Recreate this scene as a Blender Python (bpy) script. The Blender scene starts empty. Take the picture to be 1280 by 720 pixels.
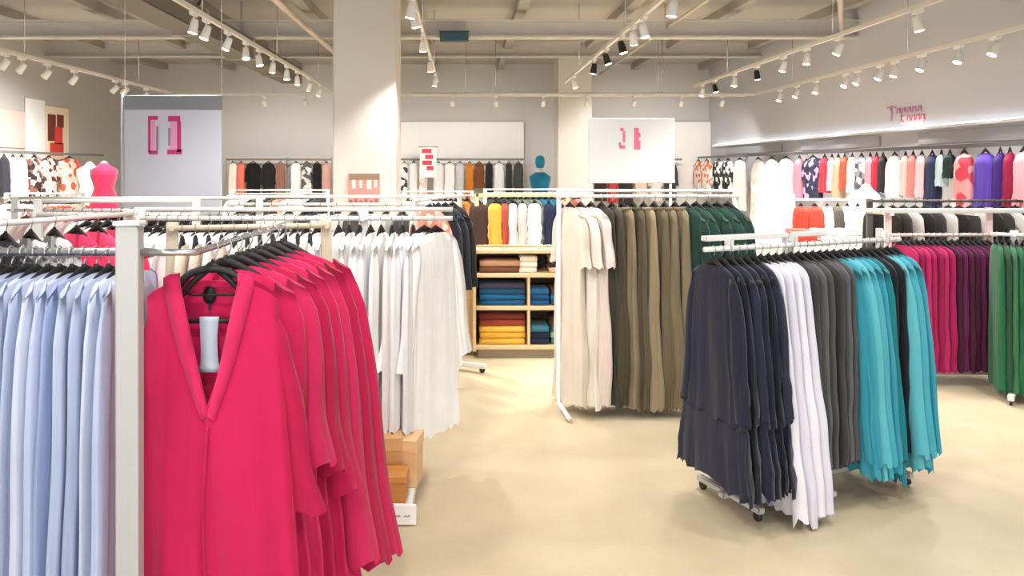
import bpy, math, random
from mathutils import Vector
PI = math.pi
SC = bpy.context.scene
COL = SC.collection
F, HC, CX, CY = 925.0, 1.65, 580.0, 210.0      # focal length in pixels, eye height, vanishing point

def PX(px, Y): return (px - CX) * Y / F
def PZ(py, Y): return HC - (py - CY) * Y / F

# ------------------------------------------------------------------ materials
def lin(c):
    c = c / 255.0
    return c / 12.92 if c <= 0.04045 else ((c + 0.055) / 1.055) ** 2.4
def rgb(r, g, b): return (lin(r), lin(g), lin(b), 1)
MC = {}
def newmat(name):
    m = bpy.data.materials.new(name); m.use_nodes = True
    nt = m.node_tree; b = nt.nodes['Principled BSDF']
    return m, nt, b
def varied(nt, b, c, scale, amt):
    tc = nt.nodes.new('ShaderNodeTexCoord'); n = nt.nodes.new('ShaderNodeTexNoise')
    n.inputs['Scale'].default_value = scale; n.inputs['Detail'].default_value = 4
    nt.links.new(tc.outputs['Object'], n.inputs['Vector'])
    mx = nt.nodes.new('ShaderNodeMix'); mx.data_type = 'RGBA'
    mx.inputs['A'].default_value = tuple(v * (1 - amt) for v in c[:3]) + (1,)
    mx.inputs['B'].default_value = tuple(min(1, v * (1 + amt)) for v in c[:3]) + (1,)
    nt.links.new(n.outputs['Fac'], mx.inputs['Factor'])
    nt.links.new(mx.outputs['Result'], b.inputs['Base Color'])
    return tc, n
def bump(nt, b, src, st, dist=0.01):
    bp = nt.nodes.new('ShaderNodeBump'); bp.inputs['Strength'].default_value = st; bp.inputs['Distance'].default_value = dist
    nt.links.new(src, bp.inputs['Height']); nt.links.new(bp.outputs['Normal'], b.inputs['Normal'])
def cloth(r, g, b_):
    k = ('c', r, g, b_)
    if k in MC: return MC[k]
    m, nt, b = newmat('cloth'); c = rgb(r, g, b_)
    tc, n = varied(nt, b, c, 9, 0.07)
    b.inputs['Roughness'].default_value = 0.85
    b.inputs['Sheen Weight'].default_value = 0.15
    b.inputs['Specular IOR Level'].default_value = 0.25
    mp = nt.nodes.new('ShaderNodeMapping'); mp.inputs['Scale'].default_value = (60, 60, 8)
    nt.links.new(tc.outputs['Object'], mp.inputs['Vector'])
    n2 = nt.nodes.new('ShaderNodeTexNoise'); n2.inputs['Scale'].default_value = 1.0
    nt.links.new(mp.outputs['Vector'], n2.inputs['Vector'])
    bump(nt, b, n2.outputs['Fac'], 0.35, 0.006)
    MC[k] = m; return m
def printed(cols, scale=22):
    k = ('p', tuple(cols), scale)
    if k in MC: return MC[k]
    m, nt, b = newmat('printed_cloth')
    tc = nt.nodes.new('ShaderNodeTexCoord'); v = nt.nodes.new('ShaderNodeTexVoronoi'); v.inputs['Scale'].default_value = scale
    nt.links.new(tc.outputs['Object'], v.inputs['Vector'])
    sp = nt.nodes.new('ShaderNodeSeparateColor'); nt.links.new(v.outputs['Color'], sp.inputs['Color'])
    cr = nt.nodes.new('ShaderNodeValToRGB'); cr.color_ramp.interpolation = 'CONSTANT'
    el = cr.color_ramp.elements
    while len(el) < len(cols): el.new(0.5)
    for i, c in enumerate(cols):
        el[i].position = i / len(cols); el[i].color = rgb(*c)
    nt.links.new(sp.outputs['Red'], cr.inputs['Fac']); nt.links.new(cr.outputs['Color'], b.inputs['Base Color'])
    b.inputs['Roughness'].default_value = 0.85
    MC[k] = m; return m
def plain(r, g, b_, rough=0.5, metal=0.0, amt=0.03, scale=6):
    k = ('s', r, g, b_, rough, metal)
    if k in MC: return MC[k]
    m, nt, b = newmat('surface')
    varied(nt, b, rgb(r, g, b_), scale, amt)
    b.inputs['Roughness'].default_value = rough; b.inputs['Metallic'].default_value = metal
    MC[k] = m; return m
def emis(r, g, b_, st):
    k = ('e', r, g, b_, st)
    if k in MC: return MC[k]
    m, nt, b = newmat('lamp_glow')
    b.inputs['Emission Color'].default_value = rgb(r, g, b_); b.inputs['Emission Strength'].default_value = st
    MC[k] = m; return m
def wood(r, g, b_):
    k = ('w', r, g, b_)
    if k in MC: return MC[k]
    m, nt, b = newmat('wood'); c = rgb(r, g, b_)
    tc = nt.nodes.new('ShaderNodeTexCoord'); mp = nt.nodes.new('ShaderNodeMapping'); mp.inputs['Scale'].default_value = (2, 14, 14)
    n = nt.nodes.new('ShaderNodeTexNoise'); n.inputs['Scale'].default_value = 3; n.inputs['Detail'].default_value = 6
    nt.links.new(tc.outputs['Object'], mp.inputs['Vector']); nt.links.new(mp.outputs['Vector'], n.inputs['Vector'])
    mx = nt.nodes.new('ShaderNodeMix'); mx.data_type = 'RGBA'
    mx.inputs['A'].default_value = tuple(v * .8 for v in c[:3]) + (1,); mx.inputs['B'].default_value = tuple(min(1, v * 1.12) for v in c[:3]) + (1,)
    nt.links.new(n.outputs['Fac'], mx.inputs['Factor']); nt.links.new(mx.outputs['Result'], b.inputs['Base Color'])
    b.inputs['Roughness'].default_value = 0.5
    MC[k] = m; return m
def floor_mat():
    m, nt, b = newmat('polished_concrete')
    tc = nt.nodes.new('ShaderNodeTexCoord')
    n1 = nt.nodes.new('ShaderNodeTexNoise'); n1.inputs['Scale'].default_value = 0.9; n1.inputs['Detail'].default_value = 8; n1.inputs['Roughness'].default_value = .6
    n2 = nt.nodes.new('ShaderNodeTexNoise'); n2.inputs['Scale'].default_value = 45; n2.inputs['Detail'].default_value = 4
    for n in (n1, n2): nt.links.new(tc.outputs['Object'], n.inputs['Vector'])
    cr = nt.nodes.new('ShaderNodeValToRGB'); e = cr.color_ramp.elements
    e[0].position = .3; e[0].color = rgb(190, 173, 142); e[1].position = .72; e[1].color = rgb(214, 199, 168)
    nt.links.new(n1.outputs['Fac'], cr.inputs['Fac'])
    mx = nt.nodes.new('ShaderNodeMix'); mx.data_type = 'RGBA'; mx.blend_type = 'MULTIPLY'; mx.inputs['Factor'].default_value = .12
    nt.links.new(cr.outputs['Color'], mx.inputs['A']); nt.links.new(n2.outputs['Color'], mx.inputs['B'])
    nt.links.new(mx.outputs['Result'], b.inputs['Base Color'])
    b.inputs['Roughness'].default_value = 0.42
    bump(nt, b, n1.outputs['Fac'], .04)
    return m
WHITE = plain(232, 230, 226, .4); CHROME = plain(200, 200, 202, .25, .9); BLACK = plain(18, 18, 20, .6)
CREAMP = plain(222, 214, 200, .45); MAPLE = wood(226, 196, 150); DARKST = plain(52, 50, 50, .5, .3)
BEIGEM = plain(214, 200, 176, .4); PINKW = plain(226, 200, 196, .45)

# ------------------------------------------------------------------ mesh builder
class MB:
    def __init__(s): s.v = []; s.f = []; s.flat = set()
    def box(s, x0, x1, y0, y1, z0, z1, bev=0.0):
        b = len(s.v); i = bev
        if i <= 0:
            s.v += [(x, y, z) for z in (z0, z1) for y in (y0, y1) for x in (x0, x1)]
            fs = [(0, 2, 3, 1), (4, 5, 7, 6), (0, 1, 5, 4), (2, 6, 7, 3), (0, 4, 6, 2), (1, 3, 7, 5)]
            for q in fs: s.flat.add(len(s.f)); s.f.append(tuple(b + k for k in q))
            return s
        i = min(i, (x1 - x0) * .45, (y1 - y0) * .45, (z1 - z0) * .45)
        # chamfered box: 24 vertices, three per corner
        idx = {}
        for cx in (0, 1):
            for cy in (0, 1):
                for cz in (0, 1):
                    X = (x0, x1)[cx]; Y = (y0, y1)[cy]; Z = (z0, z1)[cz]
                    dx = i if cx == 0 else -i; dy = i if cy == 0 else -i; dz = i if cz == 0 else -i
                    for a, p in enumerate(((X, Y + dy, Z + dz), (X + dx, Y, Z + dz), (X + dx, Y + dy, Z))):
                        idx[(cx, cy, cz, a)] = len(s.v); s.v.append(p)
        g = lambda *k: idx[k]
        for a in range(3):
            for w in (0, 1):
                q = []
                for (p, r) in ((0, 0), (1, 0), (1, 1), (0, 1)):
                    c = [p, r]; c.insert(a, w); q.append(g(c[0], c[1], c[2], a))
                s.flat.add(len(s.f)); s.f.append(tuple(q if (w == 1) != (a == 1) else q[::-1]))
        for a in range(3):      # edges along axis a
            o = [k for k in range(3) if k != a]
            for p in (0, 1):
                for r in (0, 1):
                    def cc(w): c = [0, 0, 0]; c[a] = w; c[o[0]] = p; c[o[1]] = r; return c
                    A = cc(0); B = cc(1)
                    s.f.append((g(*A, o[0]), g(*B, o[0]), g(*B, o[1]), g(*A, o[1])))
        for cx in (0, 1):
            for cy in (0, 1):
                for cz in (0, 1): s.f.append((g(cx, cy, cz, 0), g(cx, cy, cz, 1), g(cx, cy, cz, 2)))
        return s
    def tube(s, pts, r, n=8, caps=True, flat=None):
        pts = [Vector(p) for p in pts]; rings = []
        up = None
        for k, p in enumerate(pts):
            t = (pts[min(k + 1, len(pts) - 1)] - pts[max(k - 1, 0)]).normalized()
            if up is None:
                up = Vector((0, 0, 1)) if abs(t.z) < .9 else Vector((0, 1, 0))
            u = t.cross(up)
            if u.length < 1e-4: u = t.cross(Vector((1, 0, 0)))
            u.normalize(); w = u.cross(t).normalized(); up = w
            rr = r[k] if isinstance(r, (list, tuple)) else r
            b = len(s.v)
            for j in range(n):
                a = 2 * PI * j / n
                q = p + u * (math.cos(a) * rr * (flat or 1)) + w * (math.sin(a) * rr)
                s.v.append(tuple(q))
            rings.append(b)
        for A, B in zip(rings, rings[1:]):
            for j in range(n): s.f.append((A + j, A + (j + 1) % n, B + (j + 1) % n, B + j))
        if caps:
            s.f.append(tuple(rings[0] + j for j in reversed(range(n)))); s.f.append(tuple(rings[-1] + j for j in range(n)))
        return s
    def lathe(s, prof, c=(0, 0, 0), n=16, axis='z'):
        rings = []
        for (r, h) in prof:
            b = len(s.v)
            for j in range(n):
                a = 2 * PI * j / n
                p = (r * math.cos(a), r * math.sin(a), h)
                if axis == 'y': p = (p[0], p[2], p[1])
                if axis == 'x': p = (p[2], p[0], p[1])
                s.v.append((p[0] + c[0], p[1] + c[1], p[2] + c[2]))
            rings.append(b)
        for A, B in zip(rings, rings[1:]):
            for j in range(n): s.f.append((A + j, A + (j + 1) % n, B + (j + 1) % n, B + j))
        s.f.append(tuple(rings[0] + j for j in reversed(range(n)))); s.f.append(tuple(rings[-1] + j for j in range(n)))
        return s
    def mesh(s, name, mat):
        me = bpy.data.meshes.new(name); me.from_pydata(s.v, [], s.f); me.materials.append(mat)
        me.polygons.foreach_set('use_smooth', [i not in s.flat for i in range(len(s.f))])
        me.update(); return me
    def build(s, name, mat, parent=None, loc=None, rz=0):
        return link(name, s.mesh(name, mat), parent, loc, rz)
def link(name, data, parent=None, loc=None, rz=0):
    o = bpy.data.objects.new(name, data); COL.objects.link(o)
    if parent: o.parent = parent
    if loc: o.location = loc
    if rz: o.rotation_euler.z = rz
    return o
LABELS = {}
def tag(o, label, cat, group=None, kind=None):
    o['label'] = label; o['category'] = cat
    if group: o['group'] = group
    if kind: o['kind'] = kind
    n = len(label.split())
    if n < 4 or n > 16: print('LABEL LENGTH', n, label)
    if label in LABELS and not group: print('DUP', label)
    LABELS[label] = 1
    return o
def thing(name, label, cat, loc=(0, 0, 0), rz=0, group=None):
    o = bpy.data.objects.new(name, None); COL.objects.link(o); o.empty_display_size = .05
    o.location = loc; o.rotation_euler.z = rz
    return tag(o, label, cat, group)
def struct(name, mb, mat):
    o = mb.build(name, mat); o['kind'] = 'structure'; return o
ORD = ['', 'first', 'second', 'third', 'fourth', 'fifth', 'sixth', 'seventh', 'eighth', 'ninth', 'tenth', 'eleventh', 'twelfth', 'thirteenth', 'fourteenth', 'fifteenth', 'sixteenth', 'seventeenth', 'eighteenth', 'nineteenth', 'twentieth'] + ['twenty-' + x for x in ('first', 'second', 'third', 'fourth', 'fifth', 'sixth', 'seventh', 'eighth', 'ninth')]

# ------------------------------------------------------------------ garments (local: origin on the rail, width along X, front = -Y)
def sg(v): return 1 if v >= 0 else -1
def shoulder(x, W, neck, slope, zt):
    a = abs(x)
    return zt - slope * max(0, a - neck) - .045 * (min(1, a / max(W, .01)) ** 7)
def body_mb(seed, L, W, Wh, T0, T1, neck=.07, slope=.32, folds=5, amp=.006, ruf=.006, zt=-.075, z0=None, nv=22, n=44, mb=None, pw=1.0, lean=0, wob=.006):
    R = random.Random(seed); mb = mb or MB()
    ph = [R.uniform(0, 6.28) for _ in range(8)]
    base = len(mb.v)
    for j in range(nv + 1):
        v = j / nv; e = v ** pw
        hw = W + (Wh - W) * e; T = .010 + (T0 - .010) * min(1, v * 8) + (T1 - T0) * v
        for i in range(n):
            a = 2 * PI * i / n; c = math.cos(a); s = math.sin(a)
            x = hw * sg(c) * abs(c) ** .85; u = x / hw
            zs = shoulder(x, hw, neck, slope, zt) if z0 is None else z0 - .02 * abs(u) ** 4
            hem = -L + ruf * math.sin(folds * 1.4 * u * PI + ph[0]) + ruf * .6 * math.sin(folds * 2.5 * u * PI + ph[1])
            z = zs + (hem - zs) * v
            k = min(1, v * 1.6)
            f = math.sin(folds * PI * u + ph[2] + .9 * math.sin(v * 4 + ph[3])) * .6 + math.sin(folds * 1.9 * PI * u + ph[4] + .8 * math.sin(3 * v + ph[5])) * .4
            y = T * sg(s) * abs(s) ** .6 * (1 + .30 * k * f) + amp * k * math.sin(folds * 1.3 * PI * u + ph[6] + 1.2 * v)
            x += k * (wob * math.sin(v * 9 + ph[7]) + .004 * math.sin(v * 23 + ph[1])) * abs(u)
            mb.v.append((x + lean * v, y, z))
    for j in range(nv):
        for i in range(n):
            A = base + j * n + i; B = base + j * n + (i + 1) % n
            mb.f.append((A, A + n, B + n, B))
    for i in range(n // 2):      # shoulder seam, open at the neck
        a, b2, c2, d = i, i + 1, (n - i - 1) % n, (n - i) % n
        xm = (mb.v[base + a][0] + mb.v[base + b2][0]) / 2
        if abs(xm) < neck * .8: continue
        q = [base + t for t in (a, b2, c2, d)]
        if len(set(q)) == 4: mb.f.append(tuple(q))
        elif len(set(q)) == 3: mb.f.append(tuple(dict.fromkeys(q)))
    return mb
def sleeve_mb(side, seed, Ls, W, zsh, r0=.05, r1=.04, ry=.012, out=.05, ruf=.0, yb=.0, flare=0, cur=1.0):
    R = random.Random(seed); mb = MB(); n, nv = 18, 16
    ph = [R.uniform(0, 6.28) for _ in range(5)]
    for j in range(nv + 1):
        s = j / nv
        cx = (W - r0 * .75) + out * s ** cur
        rx = r0 + (r1 - r0) * s + flare * max(0, s - .78) * 4.5
        if s < .12: rx *= .55 + s / .12 * .45
        y0 = yb * s
        for i in range(n):
            a = 2 * PI * i / n
            w = 1 + .16 * math.sin(5 * a + ph[0] + 2 * s) * min(1, s * 2)
            z = zsh - Ls * s - (.02 * (1 - s) * math.cos(a)) + ruf * s * math.sin(4 * a + ph[2])
            mb.v.append((side * (cx + rx * math.cos(a) * w + .005 * math.sin(9 * s + ph[1])), y0 + (ry * (.5 + .5 * min(1, 6 * s))) * math.sin(a) * (1 + .35 * math.sin(3 * a + ph[3])), z))
    for j in range(nv):
        for i in range(n):
            A = j * n + i; B = j * n + (i + 1) % n
            q = (A, A + n, B + n, B); mb.f.append(q if side > 0 else q[::-1])
    mb.f.append(tuple(range(n)) if side < 0 else tuple(reversed(range(n))))
    return mb

HM = {}
def hanger_meshes(kind):
    if kind in HM: return HM[kind]
    sl = .040 if kind == 'flat' else .075
    col = {'black': BLACK, 'flat': BLACK, 'white': WHITE, 'wood': MAPLE}[kind]
    hook = MB(); pts = []
    for k in range(13):
        a = math.radians(-35 + 235 * k / 12)
        pts.append((-.0165 * math.cos(a), 0, .0165 * math.sin(a)))
    pts = pts[::-1]
    pts += [(-.008, 0, -.03), (0, 0, -.045), (0, 0, -.066)] if False else []
    # hook over the rail, stem down on the +X side
    pts = [(-.0165 * math.cos(math.radians(200)) * -1, 0, .0165 * math.sin(math.radians(200)))]
    pts = []
    for k in range(12):
        a = math.radians(205 - 205 * k / 11)
        pts.append((.0165 * math.cos(a), 0, .0165 * math.sin(a)))
    pts += [(.014, 0, -.014), (.004, 0, -.028), (0, 0, -.06)]
    hook.tube(pts, .0022, 6)
    body = MB()
    p = []
    for k in range(-12, 13):
        u = k / 12; x = .155 * u
        p.append((x, 0, -.066 - sl * .82 * abs(u) ** 1.15 - .012 * abs(u) ** 6 + (-.006 if abs(u) < .05 else 0)))
    p = [(a, b, c + .016 * (1 - abs(a) / .155)) for a, b, c in p]
    body.tube(p, [.008 + .007 * (1 - (abs(a) / .155)) for a, b, c in p], 8, flat=.62)
    body.tube([(-.135, 0, -.052 - sl), (-.1, 0, -.058 - sl), (.1, 0, -.058 - sl), (.135, 0, -.052 - sl)], .0042, 6)
    body.lathe([(.009, -.072), (.0105, -.05), (.006, -.034)], n=8)
    far = MB(); far.v = list(body.v); far.f = list(body.f); nb = len(far.v)
    far.v += hook.v; far.f += [tuple(q + nb for q in f) for f in hook.f]
    HM[kind] = (body.mesh('arms', col), hook.mesh('hook', CHROME), far.mesh('hanger', col))
    return HM[kind]
def hanger(loc, rz, label, kind='black', near=True, group=None, hs=1):
    a, h, far = hanger_meshes(kind)
    if near:
        t = thing('clothes_hanger', label, 'hanger', loc, rz, group)
        link('arms', a, t).scale = (hs, 1, 1); link('hook', h, t); return t
    o = tag(link('clothes_hanger', far, None, loc, rz), label, 'hanger', group); o.scale = (hs, 1, 1); return o

GM = {}
def gmesh(key, fn, variants):
    if key not in GM: GM[key] = [fn(i) for i in range(variants)]
    return GM[key]
def make(spec, loc, rz, label, group, i):
    """one garment (body, sleeves, second layer) hung at loc"""
    key = spec['key']; mat = spec['mat']
    mats = mat if isinstance(mat, list) else [mat]
    m = mats[i % len(mats)]
    nvv = spec.get('variants', 3); vi = (i * 7 + i // 3) % nvv
    bodies = gmesh((key, 'b', m.name), lambda q: body_mb(hash(key) % 1000 * 0 + len(key) * 31 + q * 17, **spec['body']).mesh('garment_body', m), nvv)
    name = spec['name']
    kids = spec.get('sleeve') or spec.get('skirt') or spec.get('collar')
    if not kids:
        o = link(name, bodies[vi], None, loc, rz); return tag(o, label, spec['cat'], group)
    t = thing(name, label, spec['cat'], loc, rz, group)
    link('body', bodies[vi], t)
    if spec.get('sleeve'):
        sp = spec['sleeve']
        for sd in (-1, 1):
            ms = gmesh((key, 's', sd, m.name), lambda q: sleeve_mb(sd, q * 13 + 5, **sp).mesh('sleeve', m), nvv)
            link('sleeve', ms[vi], t)
    if spec.get('skirt'):
        ms = gmesh((key, 'k', m.name), lambda q: body_mb(q * 11 + 90, **spec['skirt']).mesh('underskirt', m), nvv)
        link('underskirt', ms[vi], t)
    if spec.get('collar'):
        def col_(q):
            c = MB(); W, z, T = spec['collar']
            c.tube([(W * math.cos(a), T * math.sin(a), z + .012 * abs(math.cos(a))) for a in [2 * PI * k / 16 for k in range(17)]], .011, 6, caps=False, flat=.5)
            return c.mesh('collar', m)
        link('collar', gmesh((key, 'c', m.name), col_, 1)[0], t)
    return t
def row(p0, p1, zr, items, face, where, group, hk='black', near=True, jit=.03, seed=1, turn=0, order='from the left', hl=True):
    """hang garments along a rail; items = [(count, spec)]"""
    R = random.Random(seed)
    tot = sum(c for c, _ in items); idx = 0
    ang = math.atan2(p1[1] - p0[1], p1[0] - p0[0])
    for cnt, spec in items:
        for k in range(cnt):
            t = (idx + .5) / tot
            x = p0[0] + (p1[0] - p0[0]) * t; y = p0[1] + (p1[1] - p0[1]) * t
            rz = ang + face * PI / 2 + turn + R.uniform(-jit, jit)
            n = ORD[k + 1] + ' ' + order if cnt > 1 else ''
            lab = (spec['label'] + ' ' + where + (', ' + n + ' of its kind' if cnt > 1 else '')).strip()
            if len(lab.split()) > 16: lab = lab.replace(' of its kind', '')
            make(spec, (x, y, zr), rz, lab, spec.get('group', group), idx)
            if hl:
                hlab = '%s hanger of the %s%s %s' % ('black', (ORD[k + 1] + ' ') if cnt > 1 else '', spec['short'], where)
                hanger((x, y, zr), rz, hlab, hk, near, 'hangers ' + where, min(1, (spec['body']['W'] - .03) / .155))
            idx += 1

# ------------------------------------------------------------------ room shell
XL, XR, YB, YF, ZC = -7.44, 5.3, 16.0, -4.0, 3.9
struct('floor', MB().box(XL - .1, XR + .1, YF - .1, YB + .1, -.12, 0), floor_mat())
wallm = plain(196, 194, 192, .8, amt=.015, scale=.6); ceilm = plain(172, 168, 162, .85, amt=.05, scale=.8)
struct('wall_back', MB().box(XL - .1, XR + .1, YB, YB + .15, 0, ZC), wallm)
struct('wall_left', MB().box(XL - .15, XL, YF, YB, 0, ZC), plain(198, 196, 192, .8, amt=.015, scale=.6))
struct('wall_right', MB().box(XR, XR + .15, YF, YB, 0, ZC), plain(196, 197, 202, .8, amt=.015, scale=.6))
struct('ceiling', MB().box(XL - .15, XR + .15, YF, YB + .15, ZC, ZC + .12), ceilm)
wf = MB(); wf.box(XL, -6.2, YF - .15, YF, 0, ZC); wf.box(4.2, XR, YF - .15, YF, 0, ZC); wf.box(-6.2, 4.2, YF - .15, YF, 3.1, ZC)
struct('wall_front', wf, wallm)
struct('baseboard_back', MB().box(XL, XR, YB - .02, YB, 0, .12), plain(90, 88, 86, .5))
struct('baseboard_right', MB().box(XR - .02, XR, YF, YB, 0, .12), plain(90, 88, 86, .5))
struct('baseboard_left', MB().box(XL, XL + .02, YF, YB, 0, .12), plain(90, 88, 86, .5))
colm = plain(206, 202, 194, .7, amt=.015, scale=.8)
def column(name, x0, x1, y0, y1):
    struct(name, MB().box(x0, x1, y0, y1, 0, ZC - .0, .012), colm)
column('column_front', -1.42, -.74, 8.0, 8.68)
column('column_back', PX(697, 14), PX(740, 14), 14.0, 14.6)
# white lit display panels on the back wall
for n, (a, b) in enumerate(((497, 655), (702, 900), (283, 358), (362, 414))):
    zt = PZ(152 if n < 2 else 196, 15.9)
    struct('trim_%d' % (n + 1), MB().box(PX(a, 15.9), PX(b, 15.9), 15.90, 15.998, .14, zt, .01), plain(236, 235, 232, .6) if n < 2 else plain(214, 208, 200, .6))
# right wall upper panels (grey insets over the rail) and light shelf
for n, (a, b) in enumerate(((6.0, 8.6), (9.4, 11.6), (12.3, 14.9))):
    struct('trim_%d' % (n + 5), MB().box(XR - .025, XR - .001, a, b, 1.92, 2.06, .004), plain(170, 172, 178, .6))

# beams
def ibeam(x0, x1, y, z, h=.26, w=.16):
    m = MB(); m.box(x0, x1, y - w / 2, y + w / 2, z, z + .025); m.box(x0, x1, y - .012, y + .012, z + .025, z + h - .025); m.box(x0, x1, y - w / 2, y + w / 2, z + h - .025, z + h)
    return m
bm = plain(190, 186, 180, .6)
for n, (y, z) in enumerate(((10.0, 3.4), (13.2, 3.62), (6.2, 3.62), (2.4, 3.62))):
    b = ibeam(XL, XR, y, z, ZC - z + .001 if z > 3.5 else .24); o = b.build('ceiling_beam', bm); o['kind'] = 'structure'
jm = plain(158, 153, 147, .8)
for n in range(9):      # shallow concrete ribs running into the room
    x = XL + .9 + n * 1.45
    o = MB().box(x, x + .14, YF, YB, ZC - .13, ZC + .001).build('ceiling_rib', jm); o['kind'] = 'structure'

def pipe(name, label, pts, r, mat, cat='pipe'):
    # suspended pipe with hanger rods up to the ceiling
    t = thing(name, label, cat, pts[0])
    o = Vector(pts[0])
    MB().tube([Vector(p) - o for p in pts], r, 10).build('pipe_run', mat, t)
    a, b = Vector(pts[0]), Vector(pts[1]); L = (b - a).length; k = max(2, int(L / 3))
    for i in range(k):
        p = a + (b - a) * ((i + .5) / k) - o
        MB().tube([p, (p.x, p.y, ZC - o.z)], .006, 6).build('hanger_rod', CHROME, t)
    return t
pipe('ceiling_pipe', 'pale pipe running into the room just left of the front column', [(-1.85, 2, 3.3), (-1.85, 12.5, 3.3)], .035, plain(196, 182, 168, .5))
pipe('ceiling_pipe', 'thick white pipe crossing the back of the ceiling above the white panels', [(-.9, 12.9, 2.93), (4.9, 12.9, 2.93)], .035, plain(214, 210, 202, .4))
pipe('ceiling_pipe', 'slim pale pipe slanting across the ceiling at the top right', [(2.3, 4.6, 3.45), (4.9, 9.6, 3.45)], .03, plain(200, 190, 176, .4))
pipe('ceiling_pipe', 'slim grey conduit high above the left aisle', [(-4.2, 3, 3.66), (-4.2, 15, 3.66)], .022, plain(150, 144, 136, .5))
pipe('ceiling_pipe', 'pale sprinkler pipe above the right aisle', [(2.75, 2, 3.55), (2.75, 15, 3.55)], .022, plain(190, 180, 166, .5))
# ducts
t = thing('air_duct', 'round bright metal air duct at the top right of the ceiling', 'air duct', (4.8, 4.2, 3.36))
for k in range(3): MB().tube([(0, .4 + 1.1 * k, .17), (0, .4 + 1.1 * k, ZC - 3.36)], .006, 6).build('duct_strap', CHROME, t)
MB().lathe([(.17, 0), (.17, 1.92)], axis='y', n=24).build('duct_body', plain(205, 202, 196, .35, .5), t)
for k in range(3): MB().lathe([(.18, .2 + .7 * k), (.18, .24 + .7 * k)], axis='y', n=24).build('duct_band', CHROME, t)
t = thing('air_duct', 'dark rectangular duct running over the left track lights', 'air duct', (-3.0, 5.4, 3.12))
for k in range(4): MB().box(-.01, .01, .9 + 1.8 * k + .06, .9 + 1.8 * k + .08, .25, ZC - 3.12).build('duct_strap', CHROME, t)
MB().box(-.18, .18, 0, 7.5, 0, .26, .01).build('duct_body', plain(112, 108, 100, .6, .2), t)
for k in range(4): MB().box(-.2, .2, .9 + 1.8 * k, .94 + 1.8 * k, -.02, .275).build('duct_flange', plain(150, 146, 138, .5), t)
t = thing('junction_box', 'dark teal box clipped under the beam right of the front column', 'junction box', (PX(568, 9.9), 9.875, PZ(50, 9.75)))
MB().box(-.19, .19, -.05, .05, 0, .13, .008).build('box_body', plain(40, 78, 92, .5), t)
MB().box(-.2, .2, -.056, -.05, .115, .135).build('box_lid', plain(28, 58, 70, .5), t)
tag(MB().tube([(PX(150, 9), 9, 3.8), (PX(175, 9), 9, 3.62), (PX(200, 9), 9, 3.57), (PX(240, 9), 9, 3.56), (PX(262, 9), 9, 3.8)], .02, 8).build('ceiling_cable', plain(70, 66, 60, .6)), 'dark cable looping under the ceiling at the upper left', 'cable')

# ------------------------------------------------------------------ track lighting
def track(label, a, b, w=.03):
    t = thing('lighting_track', label, 'light track', a); d = Vector(b) - Vector(a)
    n = MB()
    if abs(d.x) > abs(d.y): n.box(min(0, d.x), max(0, d.x), -w / 2, w / 2, -.02, .02)
    else: n.box(-w / 2, w / 2, min(0, d.y), max(0, d.y), -.02, .02)
    n.build('track_bar', plain(214, 208, 200, .4), t)
    k = max(2, int(d.length / 2.6))
    for i in range(k):
        p = d * ((i + .5) / k); MB().tube([(p.x, p.y, .02), (p.x, p.y, ZC - a[2])], .005, 6).build('drop_rod', CHROME, t)
SPM = {}
def spot_meshes():
    if SPM: return SPM
    can = MB().box(-.02, .02, -.06, .06, -.035, -.0, .004); can.tube([(0, 0, -.03), (0, 0, -.1)], .008, 8)
    SPM['adapter'] = can.mesh('adapter', WHITE)
    h = MB().lathe([(.022, .075), (.034, .07), (.042, .02), (.047, -.05), (.052, -.075), (.046, -.076), (.04, -.06)], n=20)
    SPM['white'] = h.mesh('lamp_head', WHITE)
    h = MB().lathe([(.022, .075), (.034, .07), (.042, .02), (.047, -.05), (.052, -.075), (.046, -.076), (.04, -.06)], n=20)
    SPM['black'] = h.mesh('lamp_head', BLACK)
    SPM['lens'] = MB().lathe([(.001, -.066), (.044, -.070), (.044, -.078), (.03, -.084), (.001, -.087)], n=20).mesh('lens', emis(255, 246, 232, 14))
    return SPM
SPOTN = [0]
def spot(x, y, z, aim, label, power=0, black=False, size=115):
    power *= .62 if y < 3.5 else (.9 if y < 6 else 1.45)
    M = spot_meshes()
    t = thing('track_spotlight', label, 'spotlight', (x, y, z - .02), 0, 'track spotlights under the ceiling')
    link('adapter', M['adapter'], t)
    d = (Vector(aim) - Vector((x, y, z - .14))).normalized()
    q = d.to_track_quat('-Z', 'Y')
    h = link('lamp_head', M['black' if black else 'white'], t, (0, 0, -.12)); h.rotation_mode = 'QUATERNION'; h.rotation_quaternion = q; h.scale = (.82, .82, .82)
    l = link('lens', M['lens'], h)
    if power:
        L = bpy.data.lights.new('spot_beam', 'SPOT'); L.energy = power; L.spot_size = math.radians(size); L.spot_blend = .7
        L.color = (1.0, .975, .94); L.shadow_soft_size = .06
        o = bpy.data.objects.new('spot_beam', L); COL.objects.link(o); o.parent = t; o.location = Vector((0, 0, -.12)) + d * .1
        o.rotation_mode = 'QUATERNION'; o.rotation_quaternion = q
TR = {
 'left perimeter track': ((-4.9, 1.0, 2.9), (-4.9, 12.6, 2.9)),
 'back perimeter track': ((-4.9, 12.6, 2.9), (4.95, 12.6, 2.9)),
 'right perimeter track': ((4.95, 1.0, 2.9), (4.95, 12.6, 2.9)),
 'track left of the front column': ((-2.3, 0, 3.0), (-2.3, 13, 3.0)),
 'track right of the front column': ((-.42, 0, 3.05), (-.42, 12, 3.05)),
 'track over the centre aisle': ((1.58, 0, 3.0), (1.58, 11.6, 3.0)),
 'track over the navy dress rack': ((3.8, 0, 3.0), (3.8, 12.2, 3.0)),
}
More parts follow.
